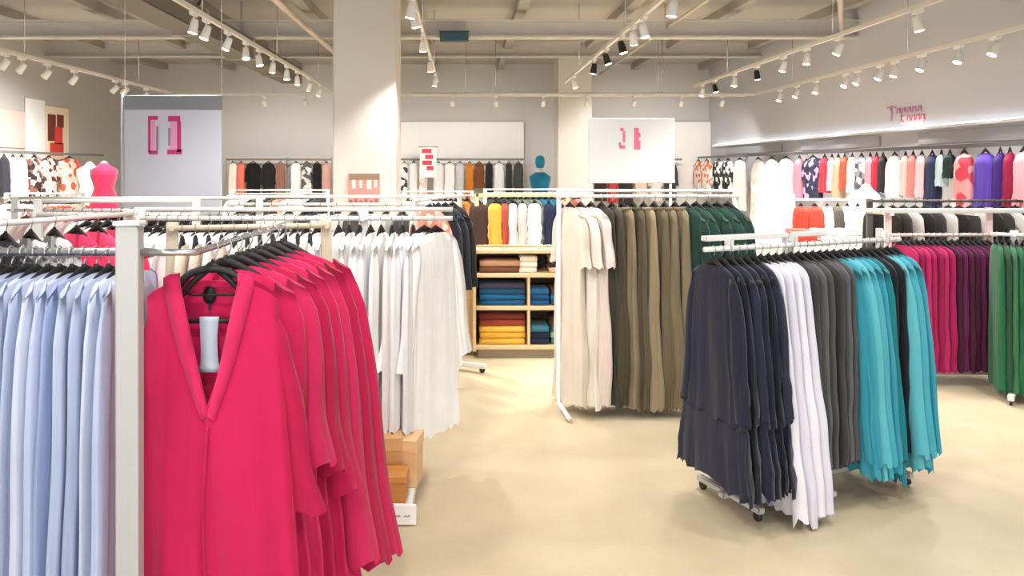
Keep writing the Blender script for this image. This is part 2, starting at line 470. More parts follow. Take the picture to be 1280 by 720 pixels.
for nm, (a, b) in TR.items(): track('white ' + nm.replace('track', 'lighting track', 1) if True else nm, a, b)
PW = 70
def yat(px, X): return X * F / (px - CX)
def along(nm, ys, aimf, power=PW, blk=()):
    a, b = TR[nm]
    for k, y in enumerate(ys):
        spot(a[0], y, a[2], aimf(a[0], y, k), 'spotlight, %s from the near end of the %s' % (ORD[k + 1], nm), power, k in blk)
R0 = random.Random(5)
along('left perimeter track', [3.2, 5.0, 7.9, 8.2, 8.7, 9.3, 10.4, 10.7, 11.4], lambda x, y, k: (x - 2.3 + R0.uniform(-.2, .5), y + .4, .9), 75)
along('right perimeter track', [3.4, 5.2, 6.9, 7.4, 8.0, 8.5, 8.8, 9.3, 9.6, 10.4, 11.0, 11.6], lambda x, y, k: (x - 1.1 + R0.uniform(-.5, .3), y + R0.uniform(-.3, .5), 0), 32)
along('track left of the front column', [.5, 1.8, 3.2, 4.6, 6.3, 6.6, 7.2, 7.8, 8.3, 8.9, 9.6, 10.2, 11.0, 11.8], lambda x, y, k: (x + R0.uniform(-1.2, 1.2), y + R0.uniform(-.5, .9), 0.4))
along('track right of the front column', [.6, 1.5, 2.4, 3.4, 4.8, 5.9, 6.3, 7.6, 9.2, 10.8], lambda x, y, k: (x - .2, 4.2, .7) if k < 4 else (x + R0.uniform(-.6, .9), y + .6, 0), PW)  # nearest four are unseen lamps, added to brighten the white blouse rack
along('track over the centre aisle', [.5, 1.8, 3.2, 4.6, 5.6, 6.5, 6.9, 7.4, 8.2, 9.0, 10.6], lambda x, y, k: (x + R0.uniform(-1, 1), y + R0.uniform(-.2, 1), 0), PW, (7, 8, 9))
along('track over the navy dress rack', [.6, 2.0, 3.4, 4.8, 6.2, 7.5, 8.2, 8.8, 9.6, 10.4, 11.2, 11.8], lambda x, y, k: (x + R0.uniform(-1.2, .8), y + R0.uniform(-.2, .9), 0), PW, (8, 10))
for k, x in enumerate([-4.2, -3.4, -2.7, -.2, .55, 1.35, 2.1, 2.9, 3.7, 4.4]):
    spot(x, 12.6, 2.9, (x, 15.2, .8), 'spotlight, %s from the left end of the back perimeter track' % ORD[k + 1], 0 if 1.3 < x < 2.2 else 45)

# camera and world
cam = bpy.data.cameras.new('camera'); cam.sensor_width = 36; cam.lens = F / 1280 * 36
cam.shift_x = (640 - CX) / 1280; cam.shift_y = (CY - 360) / 1280; cam.clip_start = .05
co = bpy.data.objects.new('camera', cam); COL.objects.link(co); co.location = (0, 0, HC); co.rotation_euler = (PI / 2, 0, 0)
SC.camera = co
w = bpy.data.worlds.new('daylight'); SC.world = w; w.use_nodes = True
w.node_tree.nodes['Background'].inputs['Color'].default_value = (.93, .96, 1, 1); w.node_tree.nodes['Background'].inputs['Strength'].default_value = 2.2
SC.view_settings.view_transform = 'Standard'; SC.view_settings.look = 'None'; SC.view_settings.gamma = 1; SC.view_settings.exposure = 0.6
SC.view_settings.use_curve_mapping = False

# ------------------------------------------------------------------ FRONT LEFT RACK with blue shirts and pink cardigans
RZ = 1.43
t = thing('clothes_rack', 'tall white rack post in the foreground between blue shirts and pink cardigans', 'clothes rack', (-.872, 1.93, 0))
MB().box(-.03, .03, -.02, .02, 0, 1.50, .004).build('post', plain(188, 186, 182, .45), t)
MB().box(-.035, .035, -.025, .025, 1.50, 1.512, .003).build('post_cap', WHITE, t)
MB().tube([(-1.65, .23, 1.405), (-.06, .23, 1.405), (-.03, .21, 1.405), (-.02, .02, 1.405)], .0125, 12).build('side_rail', CHROME, t)
MB().tube([(.03, 0, RZ), (.17, 0, RZ), (.172, .02, RZ), (.172, .95, RZ)], .009, 12).build('face_out_arm', CHROME, t)
MB().box(-1.69, -1.63, .21, .25, 0, 1.45, .004).build('post', WHITE, t)
MB().box(-1.69, .2, -.03, .26, .0, .06, .006).build('base_rail', WHITE, t)
MB().box(-.03, .03, -.35, 1.0, .0, .05, .006).build('foot', WHITE, t)
blues = [cloth(186, 196, 218), cloth(172, 184, 212), cloth(196, 204, 222), cloth(180, 190, 216), cloth(150, 164, 202)]
shirt = dict(key='bshirt', name='shirt', cat='shirt', label='pale blue long shirt', short='pale blue shirt', mat=blues, variants=4,
    body=dict(L=1.2, W=.19, Wh=.225, T0=.0135, T1=.0155, neck=.04, slope=.16, folds=3, amp=.003, ruf=.004, pw=.7, zt=-.058),
    sleeve=dict(Ls=.95, W=.195, zsh=-.085, r0=.042, r1=.04, ry=.0135, out=.05))
BZ = 1.405
row((-1.80, 2.16), (-.95, 2.16), BZ, [(24, shirt)], 1, 'on the front left rack', 'pale blue shirts on the front left rack', jit=.035, seed=4, turn=.0, hk='flat')

PK = cloth(204, 28, 84); PK2 = cloth(186, 20, 72); PK3 = cloth(212, 40, 94)
CY0 = 2.06; PXC = -.70
def front_cardigan():
    t = thing('cardigan', 'foremost bright pink V-neck cardigan facing out with a grey tag at its neck', 'cardigan', (PXC, CY0, RZ))
    W, L, n = .182, 1.18, 20
    def o_(z): return max(0.0, .083 * (1 - (max(0, -.095 - z)) / .36) ** .92) if z > -.455 else 0.0
    R = random.Random(2); ph = [R.uniform(0, 6) for _ in range(6)]
    def hw(z): return W + .075 * min(1, max(0, (-z - .15) / 1.0)) ** .8
    def yf(x, z, H):
        d = min(1, max(0, (-z - .3) / .8)); u = x / H
        return -.030 * math.sqrt(max(0, 1 - u * u)) ** .6 - d * (.016 * math.sin(7 * u + ph[0] + z * 1.5) + .009 * math.sin(17 * u + ph[1] + 2 * z)) - .003 * math.sin(5 * u + 9 * z)
    def sh(x): return -.088 - .36 * max(0, abs(x) - .083) - .02 * (abs(x) / W) ** 8
    mb = MB(); nv = 44
    for side in (-1, 1):
        base = len(mb.v)
        for j in range(nv + 1):
            v = j / nv
            for i in range(n + 1):
                u = i / n
                zz = -.09 - (L - .09) * v
                H = hw(zz); xi = o_(zz) + (-.012 if side > 0 else .0) * (1 if zz < -.455 else max(0, (-.35 - zz) / .105) if zz < -.35 else 0)
                if zz < -.455: xi += .006 * math.sin(zz * 9) * (1 if side > 0 else -1)
                x = xi + (H - xi) * u
                top = sh(x)
                z = top + (-L - top) * v + (.006 * math.sin(30 * u) * v)
                y = yf(side * x, zz, H) + (-.011 if side > 0 else 0) * (1 - u) ** 4
                if u > .95: y += .01 * (u - .95) / .05
                mb.v.append((side * x, y, z))
        for j in range(nv):
            for i in range(n):
                A = base + j * (n + 1) + i; q = (A, A + n + 1, A + n + 2, A + 1)
                mb.f.append(q if side > 0 else q[::-1])
    base = len(mb.v); m2 = 24
    for j in range(nv + 1):     # back sheet with a collar height at the nape
        v = j / nv
        for i in range(m2 + 1):
            u = -1 + 2 * i / m2; zz = -.09 - (L - .09) * v; H = hw(zz); x = H * u
            top = sh(x) - (.022 * math.cos(min(1, abs(x) / .083) * PI / 2) if abs(x) < .083 else 0)
            mb.v.append((x, .028 * math.sqrt(max(0, 1 - u * u)) ** .6 + .004 * math.sin(12 * u + 3 * zz), top + (-L - top) * v))
    for j in range(nv):
        for i in range(m2):
            A = base + j * (m2 + 1) + i; mb.f.append((A, A + 1, A + m2 + 2, A + m2 + 1))
    mb.build('body', PK, t)
    for side in (-1, 1):        # shawl band down each front edge
        b = MB(); prev = None
        rows = 26
        for j in range(rows + 1):
            s = j / rows; z = -.082 - .378 * s; o = o_(max(z, -.454)) if s < .97 else 0
            wd = .040 - .022 * s * s
            H = hw(z); ys = yf(side * (o + wd), z, H)
            xin = side * (o - .002); xo = side * (o + wd)
            zt_ = z + (.014 if j == 0 else 0)
            for (x, y, zz) in ((xin, ys + .004, zt_), (xin, ys - .008, zt_), ((xin + xo) / 2, ys - .011, zt_ - .002), (xo, ys - .008, zt_ - .012), (xo, ys + .004, zt_ - .012)):
                b.v.append((x, y - (.004 if side > 0 else 0), zz))
        for j in range(rows):
            for i in range(4):
                A = j * 5 + i; q = (A, A + 5, A + 6, A + 1); b.f.append(q if side > 0 else q[::-1])
        b.f.append((0, 1, 2, 3, 4)); b.f.append(tuple(rows * 5 + k for k in range(5)))
        b.build('collar_band', PK3, t)
    b = MB(); b.tube([(.085 * math.cos(a), .022 * math.sin(a) + .004, -.094 - .014 * math.sin(a)) for a in [PI * k / 12 for k in range(13)]], .012, 8, flat=.5)
    b.build('nape_band', PK2, t)
    b = MB().tube([(-.012, .0, -1.12), (-.006, 0, -.9), (-.012, 0, -.7), (0, 0, -.49)], .004, 6)
    for v in range(len(b.v)): b.v[v] = (b.v[v][0], b.v[v][1] - .042, b.v[v][2])
    b.build('placket_edge', PK2, t)
    l = MB().lathe([(.001, .0), (.019, .0005), (.019, .0025), (.001, .003)], axis='y', n=24)
    l.v = [(x * .95 - .014, y + .014, z * 1.35 - .137) for (x, y, z) in l.v]; l.build('brand_label', BLACK, t)
    MB().box(-.003 - .014, .003 - .014, .012, .016, -.18, -.16).build('label_tab', BLACK, t)
    g = MB(); nn = 10
    g.box(-.032, .026, -.012, -.0095, -.345, -.195, .0)
    g.v = [(x + .003 * math.sin(z * 40), y, z) for (x, y, z) in g.v]
    g = MB()
    for j in range(13):
        s = j / 12; ww = .027 - .004 * math.sin(s * PI) + (.002 if s > .9 else 0)
        for (x, y) in ((-ww, -.010), (ww, -.010), (ww, -.006), (-ww, -.006)): g.v.append((x - .006, y - .003 * math.sin(s * 5), -.192 - .155 * s - (.006 if s == 1 and False else 0)))
    for j in range(12):
        for i in range(4): A = j * 4 + i; B = j * 4 + (i + 1) % 4; g.f.append((A, A + 4, B + 4, B))
    g.f.append((0, 1, 2, 3)); g.f.append((51, 50, 49, 48))
    g.build('swing_tag', plain(176, 186, 200, .5), t)
    for sd in (-1, 1):
        sleeve_mb(sd, 3, .60, .185, -.15, r0=.05, r1=.045, ry=.02, out=.03 if sd < 0 else .10, yb=.03, ruf=.006, flare=.02).build('sleeve', PK2, t)
front_cardigan()
h = hanger((PXC, CY0, RZ), 0, 'black hanger inside the foremost pink cardigan', 'black', hs=.55)
bar = MB(); bar.tube([(-.085, -.004, -.205), (.085, -.004, -.205)], .007, 8); bar.tube([(-.085, 0, -.205), (-.10, 0, -.11)], .004, 6); bar.tube([(.085, 0, -.205), (.10, 0, -.11)], .004, 6)
bar.build('trouser_bar', BLACK, h)
crown = MB(); crown.tube([(.092 * math.sin(a), -.004, -.118 + .058 * math.cos(a)) for a in [(-1.45 + 2.9 * k / 14) for k in range(15)]], .013, 10, flat=.8); crown.build('padded_neck', BLACK, h)
pinks = [PK2, PK, PK3]
for i in range(1, 8):
    s = i / 7
    W = .19 + .055 * s; Y = CY0 + .085 * i + .01
    spec = dict(key='card%d' % i, name='cardigan', cat='cardigan', mat=pinks[i % 3], variants=1,
        body=dict(L=1.16, W=W, Wh=W + .06 + .04 * s, T0=.026, T1=.034, neck=.06, slope=.34, folds=6, amp=.008, ruf=.01),
        sleeve=dict(Ls=(.62, .55, .60, .70, .98, 1.02, 1.04)[i - 1], W=W + .02, zsh=-.125, r0=.06, r1=.058, ry=.03, out=(.0, .04, .06, .07, .10, .12, .135)[i - 1], ruf=.012, flare=.012, cur=.8))
    x = PXC + .045 * s
    make(spec, (x, Y, RZ), .02 * (i % 3 - 1) - .02, 'bright pink cardigan, %s behind the foremost one on the arm' % ORD[i], 'pink cardigans on the face-out arm', 0)
    hg = hanger((x, Y, RZ), -.02, 'black hanger of the %s pink cardigan behind the foremost one' % ORD[i], 'black', True, 'hangers of the pink cardigans')
# ------------------------------------------------------------------ WHITE RACK (mid left)
def hrack(label, p0, p1, zr, mat=WHITE, posts=(0.02, .98), second=None, feet=True, base=True, top=None, pw=.025, footlen=.5):
    a = Vector((p0[0], p0[1], 0)); d = Vector((p1[0] - p0[0], p1[1] - p0[1], 0)); L = d.length; ang = math.atan2(d.y, d.x)
    t = thing('clothes_rack', label, 'clothes rack', a, ang)
    MB().tube([(0, 0, zr), (L, 0, zr)], .0125, 12).build('hanging_rail', mat, t)
    zt = top or zr + .03
    for f in posts:
        MB().box(L * f - pw, L * f + pw, .02, .02 + pw, .05, zt, .003).build('post', mat, t)
        MB().box(L * f - .012, L * f + .012, -.014, .03, zr - .014, zr + .014, .003).build('rail_bracket', mat, t)
        if feet:
            MB().box(L * f - .02, L * f + .02, -footlen / 2, footlen / 2, .035, .07, .005).build('foot', mat, t)
            for q in (-1, 1):
                MB().lathe([(.012, -.009), (.0225, -.008), (.0225, .008), (.012, .009)], (L * f, q * (footlen / 2 - .03), .0225), 14, 'x').build('caster', DARKST, t)
    if base: MB().tube([(L * posts[0], 0, .055), (L * posts[-1], 0, .055)], .012, 10).build('base_bar', mat, t)
    if second: MB().tube([(L * .0, .035, second), (L, .035, second)], .0125, 10).build('top_bar', mat, t)
    return t
hrack('white rack packed with white blouses behind the pink cardigans', (-1.75, 3.9), (-.06, 3.9), 1.385, second=1.43, top=1.44, posts=(.02, .72), footlen=.4)
whites = [cloth(242, 241, 242), cloth(234, 233, 236), cloth(246, 245, 244), cloth(238, 233, 230)]
blouse = dict(key='wblouse', name='blouse', cat='blouse', label='white blouse', short='white blouse', mat=whites, variants=5,
    body=dict(L=1.10, W=.19, Wh=.22, T0=.020, T1=.027, neck=.06, slope=.30, folds=4, amp=.004, ruf=.012, pw=.8),
    sleeve=dict(Ls=.92, W=.20, zsh=-.13, r0=.045, r1=.045, ry=.024, out=.03, ruf=.012))
row((-1.70, 3.9), (-.24, 3.9), 1.385, [(26, blouse)], 1, 'on the long white rack', 'white blouses on the long white rack', seed=8, jit=.05, turn=-.10)
eb = dict(key='wtunic', name='blouse', cat='blouse', label='white long-sleeved tunic', short='white tunic', mat=whites[2], variants=2,
    body=dict(L=1.12, W=.19, Wh=.20, T0=.022, T1=.03, neck=.07, slope=.34, folds=5, amp=.006, ruf=.01),
    sleeve=dict(Ls=.62, W=.20, zsh=-.135, r0=.05, r1=.045, ry=.026, out=.08, ruf=.006, flare=.01))
row((-.24, 3.9), (-.12, 3.9), 1.385, [(2, eb)], 1, 'at the right end of the long white rack', 'white tunics', turn=-.75, jit=.12)
# low shoe platform with boxes
t = thing('display_plinth', 'low white plinth on the floor under the white blouses', 'plinth', (-.62, 3.42, 0))
MB().box(-.36, .38, .0, .36, .02, .085, .006).build('top_board', plain(226, 224, 220, .5), t)
MB().box(-.34, .36, .015, .345, .0, .02).build('toe_kick', plain(120, 116, 112, .5), t)
MB().box(.0, .40, -.014, -.001, .005, .10, .003).build('price_strip', plain(240, 238, 234, .4), t)
def stroke(mb, x, z, s, y=-.002):
    mb.tube([(x, y, z), (x + s, y, z + s * 1.2), (x + s * 1.8, y, z)], .0022, 5)
mk = MB()
SY0 = -.016
for q in (.285, .30, .315, .345, .36): stroke(mk, q - .0, .045, .006, SY0)
mk.build('printed_mark', plain(120, 120, 124, .5), t)
def carton(label, x, y, z, w, d, hgt, m1, m2, rz, name='shoe_box'):
    t = thing(name, label, 'box', (x, y, z), rz)
    MB().box(-w / 2, w / 2, -d / 2, d / 2, 0, hgt * .85, .003).build('box_body', m1, t)
    MB().box(-w / 2 - .004, w / 2 + .004, -d / 2 - .004, d / 2 + .004, hgt * .72, hgt, .004).build('lid', m2, t)
    return t
carton('dark orange cardboard box at the front of the low white plinth', -.335, 3.52, .085, .125, .13, .125, wood(196, 128, 60), wood(206, 140, 72), .0)
carton('tan cardboard box standing behind the dark orange box on the plinth', -.36, 3.68, .085, .10, .14, .25, wood(214, 160, 104), wood(222, 172, 118), .1)
carton('light tan box at the right of the low white plinth', -.265, 3.70, .085, .09, .16, .235, wood(230, 184, 134), wood(234, 192, 146), -.15)
# ------------------------------------------------------------------ cream tops rack, left mid
hrack('beige rail rack of cream tops behind the pink cardigans', (-1.30, 3.25), (-.62, 3.42), 1.385, BEIGEM, top=1.41)
creams = [cloth(226, 214, 196), cloth(216, 202, 186), cloth(232, 226, 216), cloth(204, 180, 168)]
ctop = dict(key='ctop', name='knit_top', cat='top', label='cream top', short='cream top', mat=creams, variants=4,
    body=dict(L=.78, W=.18, Wh=.20, T0=.024, T1=.03, neck=.06, slope=.3, folds=4, amp=.005, ruf=.006))
row((-1.27, 3.2575), (-.68, 3.405), 1.385, [(11, ctop)], 1, 'on the beige rack', 'cream tops on the beige rack', seed=3)
# left rack: black, white, pink jackets
hrack('white slanted rail rack at the far left behind the blue shirts', (-2.0, 2.88), (-1.66, 3.75), 1.42, WHITE, second=None, top=1.44)
def jack(key, label, short, mat, L=.9, W=.2, name='jacket', cat='jacket', out=.05, folds=4):
    return dict(key=key, name=name, cat=cat, label=label, short=short, mat=mat, variants=1,
        body=dict(L=L, W=W, Wh=W + .03, T0=.04, T1=.05, neck=.07, slope=.36, folds=folds, amp=.006, ruf=.005),
        sleeve=dict(Ls=.55, W=W + .02, zsh=-.14, r0=.055, r1=.045, ry=.04, out=out))
floral = printed([(232, 228, 224), (236, 232, 228), (196, 196, 200), (240, 236, 232), (120, 118, 122)], 26)
patt = printed([(44, 40, 40), (198, 180, 166), (96, 84, 78), (222, 210, 198)], 30)
patp = printed([(216, 160, 158), (236, 222, 212), (150, 80, 84), (206, 190, 178)], 26)
row((-1.98, 2.93), (-1.69, 3.70), 1.42, [(2, jack('bj', 'black jacket', 'black jacket', cloth(34, 32, 40))), (2, jack('fj', 'white and grey patterned jacket', 'patterned jacket', floral)), (3, jack('pj', 'hot pink jacket', 'hot pink jacket', [cloth(232, 50, 100), cloth(240, 70, 116)]))], -1, 'on the far left rack', 'jackets on the far left rack', seed=2, turn=-.25, order='from the front')
hrack('white rack of patterned tops behind the blue shirts', (-2.6, 4.45), (-1.6, 4.45), 1.37, WHITE, second=1.45, top=1.46)
row((-2.3, 4.45), (-1.66, 4.45), 1.37, [(5, dict(ctop, key='dp', label='dark patterned top', short='dark patterned top', mat=patt)), (5, dict(ctop, key='pp', label='pink patterned top', short='pink patterned top', mat=patp))], 1, 'on the rack behind the blue shirts', 'patterned tops', seed=6, turn=-.5)
hrack('long white rail of black tops at the left in front of the banner', (-3.3, 5.35), (-1.45, 5.35), 1.345, WHITE, second=1.43, top=1.44)
row((-3.2, 5.35), (-1.6, 5.35), 1.345, [(10, dict(ctop, key='bt', label='white top', short='white top', mat=[cloth(236, 230, 226), cloth(206, 176, 172)])), (13, dict(ctop, key='bt2', label='black top', short='black top', mat=cloth(30, 28, 32)))], 1, 'on the long left rail', 'tops on the long left rail', seed=7, turn=-.3, near=False)
hrack('white rack of white and black tops in front of the column', (-1.9, 5.9), (-.25, 5.9), 1.36, WHITE, second=1.42, top=1.43)
row((-1.85, 5.9), (-.3, 5.9), 1.36, [(12, dict(ctop, key='mt', label='grey and white top', short='grey top', mat=[cloth(214, 210, 206), cloth(60, 58, 60), cloth(228, 224, 220)]))], 1, 'on the rack before the column', 'tops before the column', seed=9, turn=-.3, near=False)

# ------------------------------------------------------------------ NAVY / WHITE / GREY / TURQUOISE RACK
n0 = (1.16, 3.50); n1 = (2.34, 4.00); NZ = 1.265
def navyrack():
    a = Vector((n0[0], n0[1], 0)); L = math.hypot(n1[0] - n0[0], n1[1] - n0[1]); ang = math.atan2(n1[1] - n0[1], n1[0] - n0[0])
    t = thing('clothes_rack', 'white rack of navy, white, grey and turquoise dresses in the open floor', 'clothes rack', a, ang)
    MB().tube([(-.03, 0, NZ), (L + .02, 0, NZ)], .0125, 12).build('hanging_rail', WHITE, t)
    MB().box(L * .42 - .022, L * .42 + .022, .02, .06, .06, NZ + .06, .004).build('post', WHITE, t)
    MB().box(L * .93 - .015, L * .93 + .015, .02, .05, .06, NZ + .06, .004).build('post', WHITE, t)
    MB().box(.0, L * .62, .02, .06, NZ + .035, NZ + .06, .004).build('top_bar', WHITE, t)
    for f in (.1, .42, .93):
        MB().box(L * f - .012, L * f + .012, -.014, .03, NZ - .014, NZ + .05, .003).build('rail_bracket', WHITE, t)
    MB().box(L * .08, L * .93, .02, .06, .055, .085, .006).build('base_bar', plain(196, 194, 190, .4), t)
    for f in (.14, .5, .93):
        MB().box(L * f - .02, L * f + .02, -.15, .28, .04, .07, .006).build('foot', plain(200, 196, 192, .4), t)
        for q in (-.12, .25): MB().lathe([(.012, -.009), (.0225, -.008), (.0225, .008), (.012, .009)], (L * f, q, .0225), 14, 'x').build('caster', DARKST, t)
navyrack()
navy = [cloth(34, 36, 52), cloth(28, 30, 44), cloth(40, 42, 60)]
dn = dict(key='navy', name='dress', cat='dress', label='navy tiered dress', short='navy dress', mat=navy, variants=4,
    body=dict(L=.78, W=.17, Wh=.255, T0=.020, T1=.026, neck=.06, slope=.30, folds=6, amp=.013, ruf=.012, wob=.012),
    skirt=dict(L=1.09, W=.235, Wh=.29, T0=.014, T1=.026, z0=-.68, neck=0, folds=8, amp=.012, ruf=.018, nv=10), sleeve=dict(Ls=.63, W=.18, zsh=-.125, r0=.045, r1=.05, ry=.022, out=.06, ruf=.006))
dw = dict(key='whitedress', name='dress', cat='dress', label='crinkled white dress', short='white dress', mat=[cloth(226, 224, 232), cloth(214, 212, 224)], variants=4,
    body=dict(L=1.22, W=.165, Wh=.31, T0=.021, T1=.034, neck=.06, slope=.28, folds=7, amp=.008, ruf=.022))
dg = dict(key='grey', name='dress', cat='dress', label='charcoal dress', short='charcoal dress', mat=[cloth(74, 74, 76), cloth(58, 58, 60), cloth(88, 88, 90)], variants=4,
    body=dict(L=1.05, W=.19, Wh=.215, T0=.022, T1=.026, neck=.06, slope=.30, folds=5, amp=.005, ruf=.01))
dt = dict(key='turq', name='dress', cat='dress', label='pleated turquoise dress', short='turquoise dress', mat=[cloth(70, 164, 180), cloth(54, 150, 170), cloth(92, 180, 192)], variants=4,
    body=dict(L=1.12, W=.175, Wh=.28, T0=.020, T1=.03, neck=.06, slope=.30, folds=7, amp=.007, ruf=.02), sleeve=dict(Ls=.93, W=.185, zsh=-.125, r0=.045, r1=.055, ry=.024, out=.08, ruf=.014))
dteal = dict(dt, key='teal', label='deep teal dress', short='teal dress', mat=cloth(20, 120, 130), body=dict(dt['body'], L=1.16))
dk = dict(dg, key='blackd', label='black dress', short='black dress', mat=cloth(22, 26, 34))
dt2 = dict(dt, key='turq2', label='long turquoise dress at the far end', short='far turquoise dress', body=dict(dt['body'], Wh=.25, L=1.14))
row(n0, n1, NZ, [(6, dn), (4, dw), (6, dg), (4, dt), (1, dteal), (2, dk), (3, dt2)], -1, 'on the open floor rack', 'dresses on the open floor rack', seed=11, jit=.05, turn=-.1)

# ------------------------------------------------------------------ CREAM / KHAKI / GREEN RACK
CR = 5.0; CZ = 1.46
t = thing('clothes_rack', 'white rack of long cream, khaki and dark green garments in the middle', 'clothes rack', (0, 0, 0))
MB().tube([(PX(700, CR), CR, CZ), (PX(925, CR), CR, CZ)], .0125, 12).build('hanging_rail', WHITE, t)
MB().tube([(PX(700, CR), CR + .06, CZ + .035), (PX(925, CR), CR + .06, CZ + .035)], .011, 10).build('top_bar', WHITE, t)
for px in (700, 925):
    x = PX(px, CR)
    MB().tube([(x, CR + .06, CZ + .035), (x, CR + .06, .10), (x + .002, CR + .03, .05), (x + .03, CR - .22, .03)], .016, 10).build('side_tube', WHITE, t)
    MB().tube([(x, CR + .06, .10), (x, CR + .3, .03)], .016, 10).build('rear_foot', WHITE, t)
    MB().box(x - .012, x + .012, CR - .014, CR + .06, CZ - .014, CZ + .014, .003).build('rail_bracket', WHITE, t)
MB().tube([(PX(700, CR), CR + .06, .10), (PX(925, CR), CR + .06, .10)], .012, 8).build('base_bar', WHITE, t)
long_ = dict(L=1.38, W=.15, Wh=.19, T0=.027, T1=.034, neck=.05, slope=.25, folds=4, amp=.022, ruf=.014, pw=1.2, wob=.014)
lc = dict(key='lcream', name='long_cardigan', cat='coat', label='long cream coat', short='cream coat', mat=[cloth(216, 204, 188), cloth(228, 218, 206), cloth(222, 206, 196)], variants=3, body=long_,
    sleeve=dict(Ls=.34, W=.17, zsh=-.12, r0=.04, r1=.045, ry=.03, out=.05, ruf=.01))
lo = dict(key='lolive', name='trousers', cat='trousers', label='long dark olive trousers', short='olive trousers', mat=[cloth(74, 68, 54), cloth(60, 56, 46)], variants=3, body=dict(long_, T0=.024, T1=.03, W=.13, Wh=.17))
lk = dict(key='lkhaki', name='trousers', cat='trousers', label='long khaki trousers', short='khaki trousers', mat=[cloth(136, 122, 96), cloth(92, 82, 62), cloth(152, 136, 108), cloth(108, 96, 74), cloth(126, 112, 88)], variants=4, body=dict(long_, T0=.024, T1=.031, W=.13, Wh=.18, L=1.40),  # fold highlights and shade put into the wide spread of khaki tones
    collar=(.09, -.09, .03))
lk2 = dict(lk, key='lkhaki2', collar=None)
lg = dict(key='lgreen', name='dress', cat='dress', label='dark green dress', short='dark green dress', mat=[cloth(26, 66, 54), cloth(20, 54, 46)], variants=3, body=dict(L=.9, W=.18, Wh=.22, T0=.034, T1=.045, neck=.05, slope=.4, folds=5, amp=.008, ruf=.03),
    skirt=dict(L=1.3, W=.18, Wh=.2, T0=.03, T1=.034, z0=-.7, neck=0, folds=5, amp=.005, ruf=.01, nv=8), sleeve=dict(Ls=.45, W=.2, zsh=-.14, r0=.05, r1=.055, ry=.03, out=.05, ruf=.01))
row((PX(706, CR), CR), (PX(916, CR), CR), CZ, [(3, lc), (2, lo), (6, lk), (5, lg)], -1, 'on the middle rack', 'long garments on the middle rack', seed=13, turn=.45, jit=.1, hk='black')

# ------------------------------------------------------------------ RIGHT RACK (magenta, plum, green)
KY = 5.75
hrack('pale pink framed double-rail rack of magenta and plum dresses at the right', (PX(1110, KY), KY), (PX(1245, KY), KY), 1.13, PINKW, posts=(.02, .96), top=1.34, footlen=.62)
t = thing('rail_shelf', 'white shelf rail above the magenta and plum dresses', 'shelf', (PX(1098, KY), KY, 1.30))
MB().box(0, 1.5, -.02, .02, .0, .03, .004).build('front_bar', plain(206, 202, 198, .4), t)
MB().box(0, 1.5, .1, .32, .0, .02, .004).build('shelf_board', plain(214, 210, 206, .4), t)
for q in (.1, .75, 1.4): MB().box(q - .012, q + .012, -.02, .32, -.02, .0).build('bracket', WHITE, t)
base3 = dict(L=1.02, W=.18, Wh=.19, T0=.022, T1=.026, neck=.06, slope=.3, folds=4, amp=.004, ruf=.006)
slv3 = dict(Ls=.5, W=.19, zsh=-.13, r0=.04, r1=.035, ry=.024, out=.02)
dm = dict(key='mag', name='dress', cat='dress', label='magenta dress', short='magenta dress', mat=[cloth(166, 24, 86), cloth(148, 18, 76), cloth(180, 34, 98)], variants=3, body=base3, sleeve=None)
dp = dict(key='plum', name='dress', cat='dress', label='dark plum dress', short='plum dress', mat=[cloth(82, 18, 58), cloth(68, 14, 48), cloth(96, 24, 70)], variants=3, body=base3, sleeve=None)
dgr = dict(key='green', name='dress', cat='dress', label='bottle green dress', short='green dress', mat=[cloth(22, 96, 58), cloth(34, 76, 50), cloth(50, 110, 70)], variants=3, body=dict(base3, L=1.10), sleeve=None)
hrack('white rack of bottle green dresses at the right picture edge', (PX(1238, 5.4), 5.4), (PX(1340, 5.1), 5.1), 1.17, WHITE, top=1.2, posts=(.3, .98), footlen=.5)
row((PX(1242, 5.4), 5.4), (PX(1336, 5.1), 5.1), 1.17, [(11, dgr)], -1, 'on the rack at the right edge', 'green dresses at the right edge', seed=19, turn=.35)
row((PX(1120, KY), KY), (PX(1238, KY), KY), 1.13, [(7, dm), (9, dp)], -1, 'on the right rack', 'dresses on the right rack', seed=15, turn=.25)
# upper tier hangers with folded black items behind
hrack('dark rail of black tops behind the magenta dresses', (PX(1085, 6.5), 6.5), (PX(1300, 6.5), 6.5), 1.36, plain(90, 86, 84, .5), top=1.38)
row((PX(1095, 6.5), 6.5), (PX(1290, 6.5), 6.5), 1.36, [(14, dict(ctop, key='rb', label='black and white top', short='black top', mat=[cloth(30, 28, 28), cloth(60, 56, 54), cloth(210, 204, 198)]))], -1, 'behind the magenta dresses', 'tops behind the magenta dresses', seed=16, turn=.4, near=False)

# ------------------------------------------------------------------ MAPLE SHELF UNIT
SY = 6.4
x0, x1 = PX(595, SY), PX(716, SY); xd = PX(661, SY)
t = thing('display_shelf', 'light maple shelf unit of folded clothes between the white and khaki racks', 'shelf unit', ((x0 + x1) / 2, SY, 0))
ox = (x0 + x1) / 2
def B(nm, a, b, c, d, e, f, m=MAPLE, bv=.004): MB().box(a - ox, b - ox, c, d, e, f, bv).build(nm, m, t)
zs = [PZ(437, SY), PZ(388, SY), PZ(347, SY), PZ(317, SY)]
B('plinth', x0 + .02, x1 - .02, .04, .42, 0, zs[0] - .0, plain(150, 136, 116, .6))
for nm, z in zip(('shelf',) * 4, zs): B('shelf', x0, x1, 0, .44, z - .0, z + .035)
B('side_panel', x0 - .03, x0, 0, .44, 0.06, zs[3] + .035); B('side_panel', x1, x1 + .03, 0, .44, .06, zs[3] + .035)
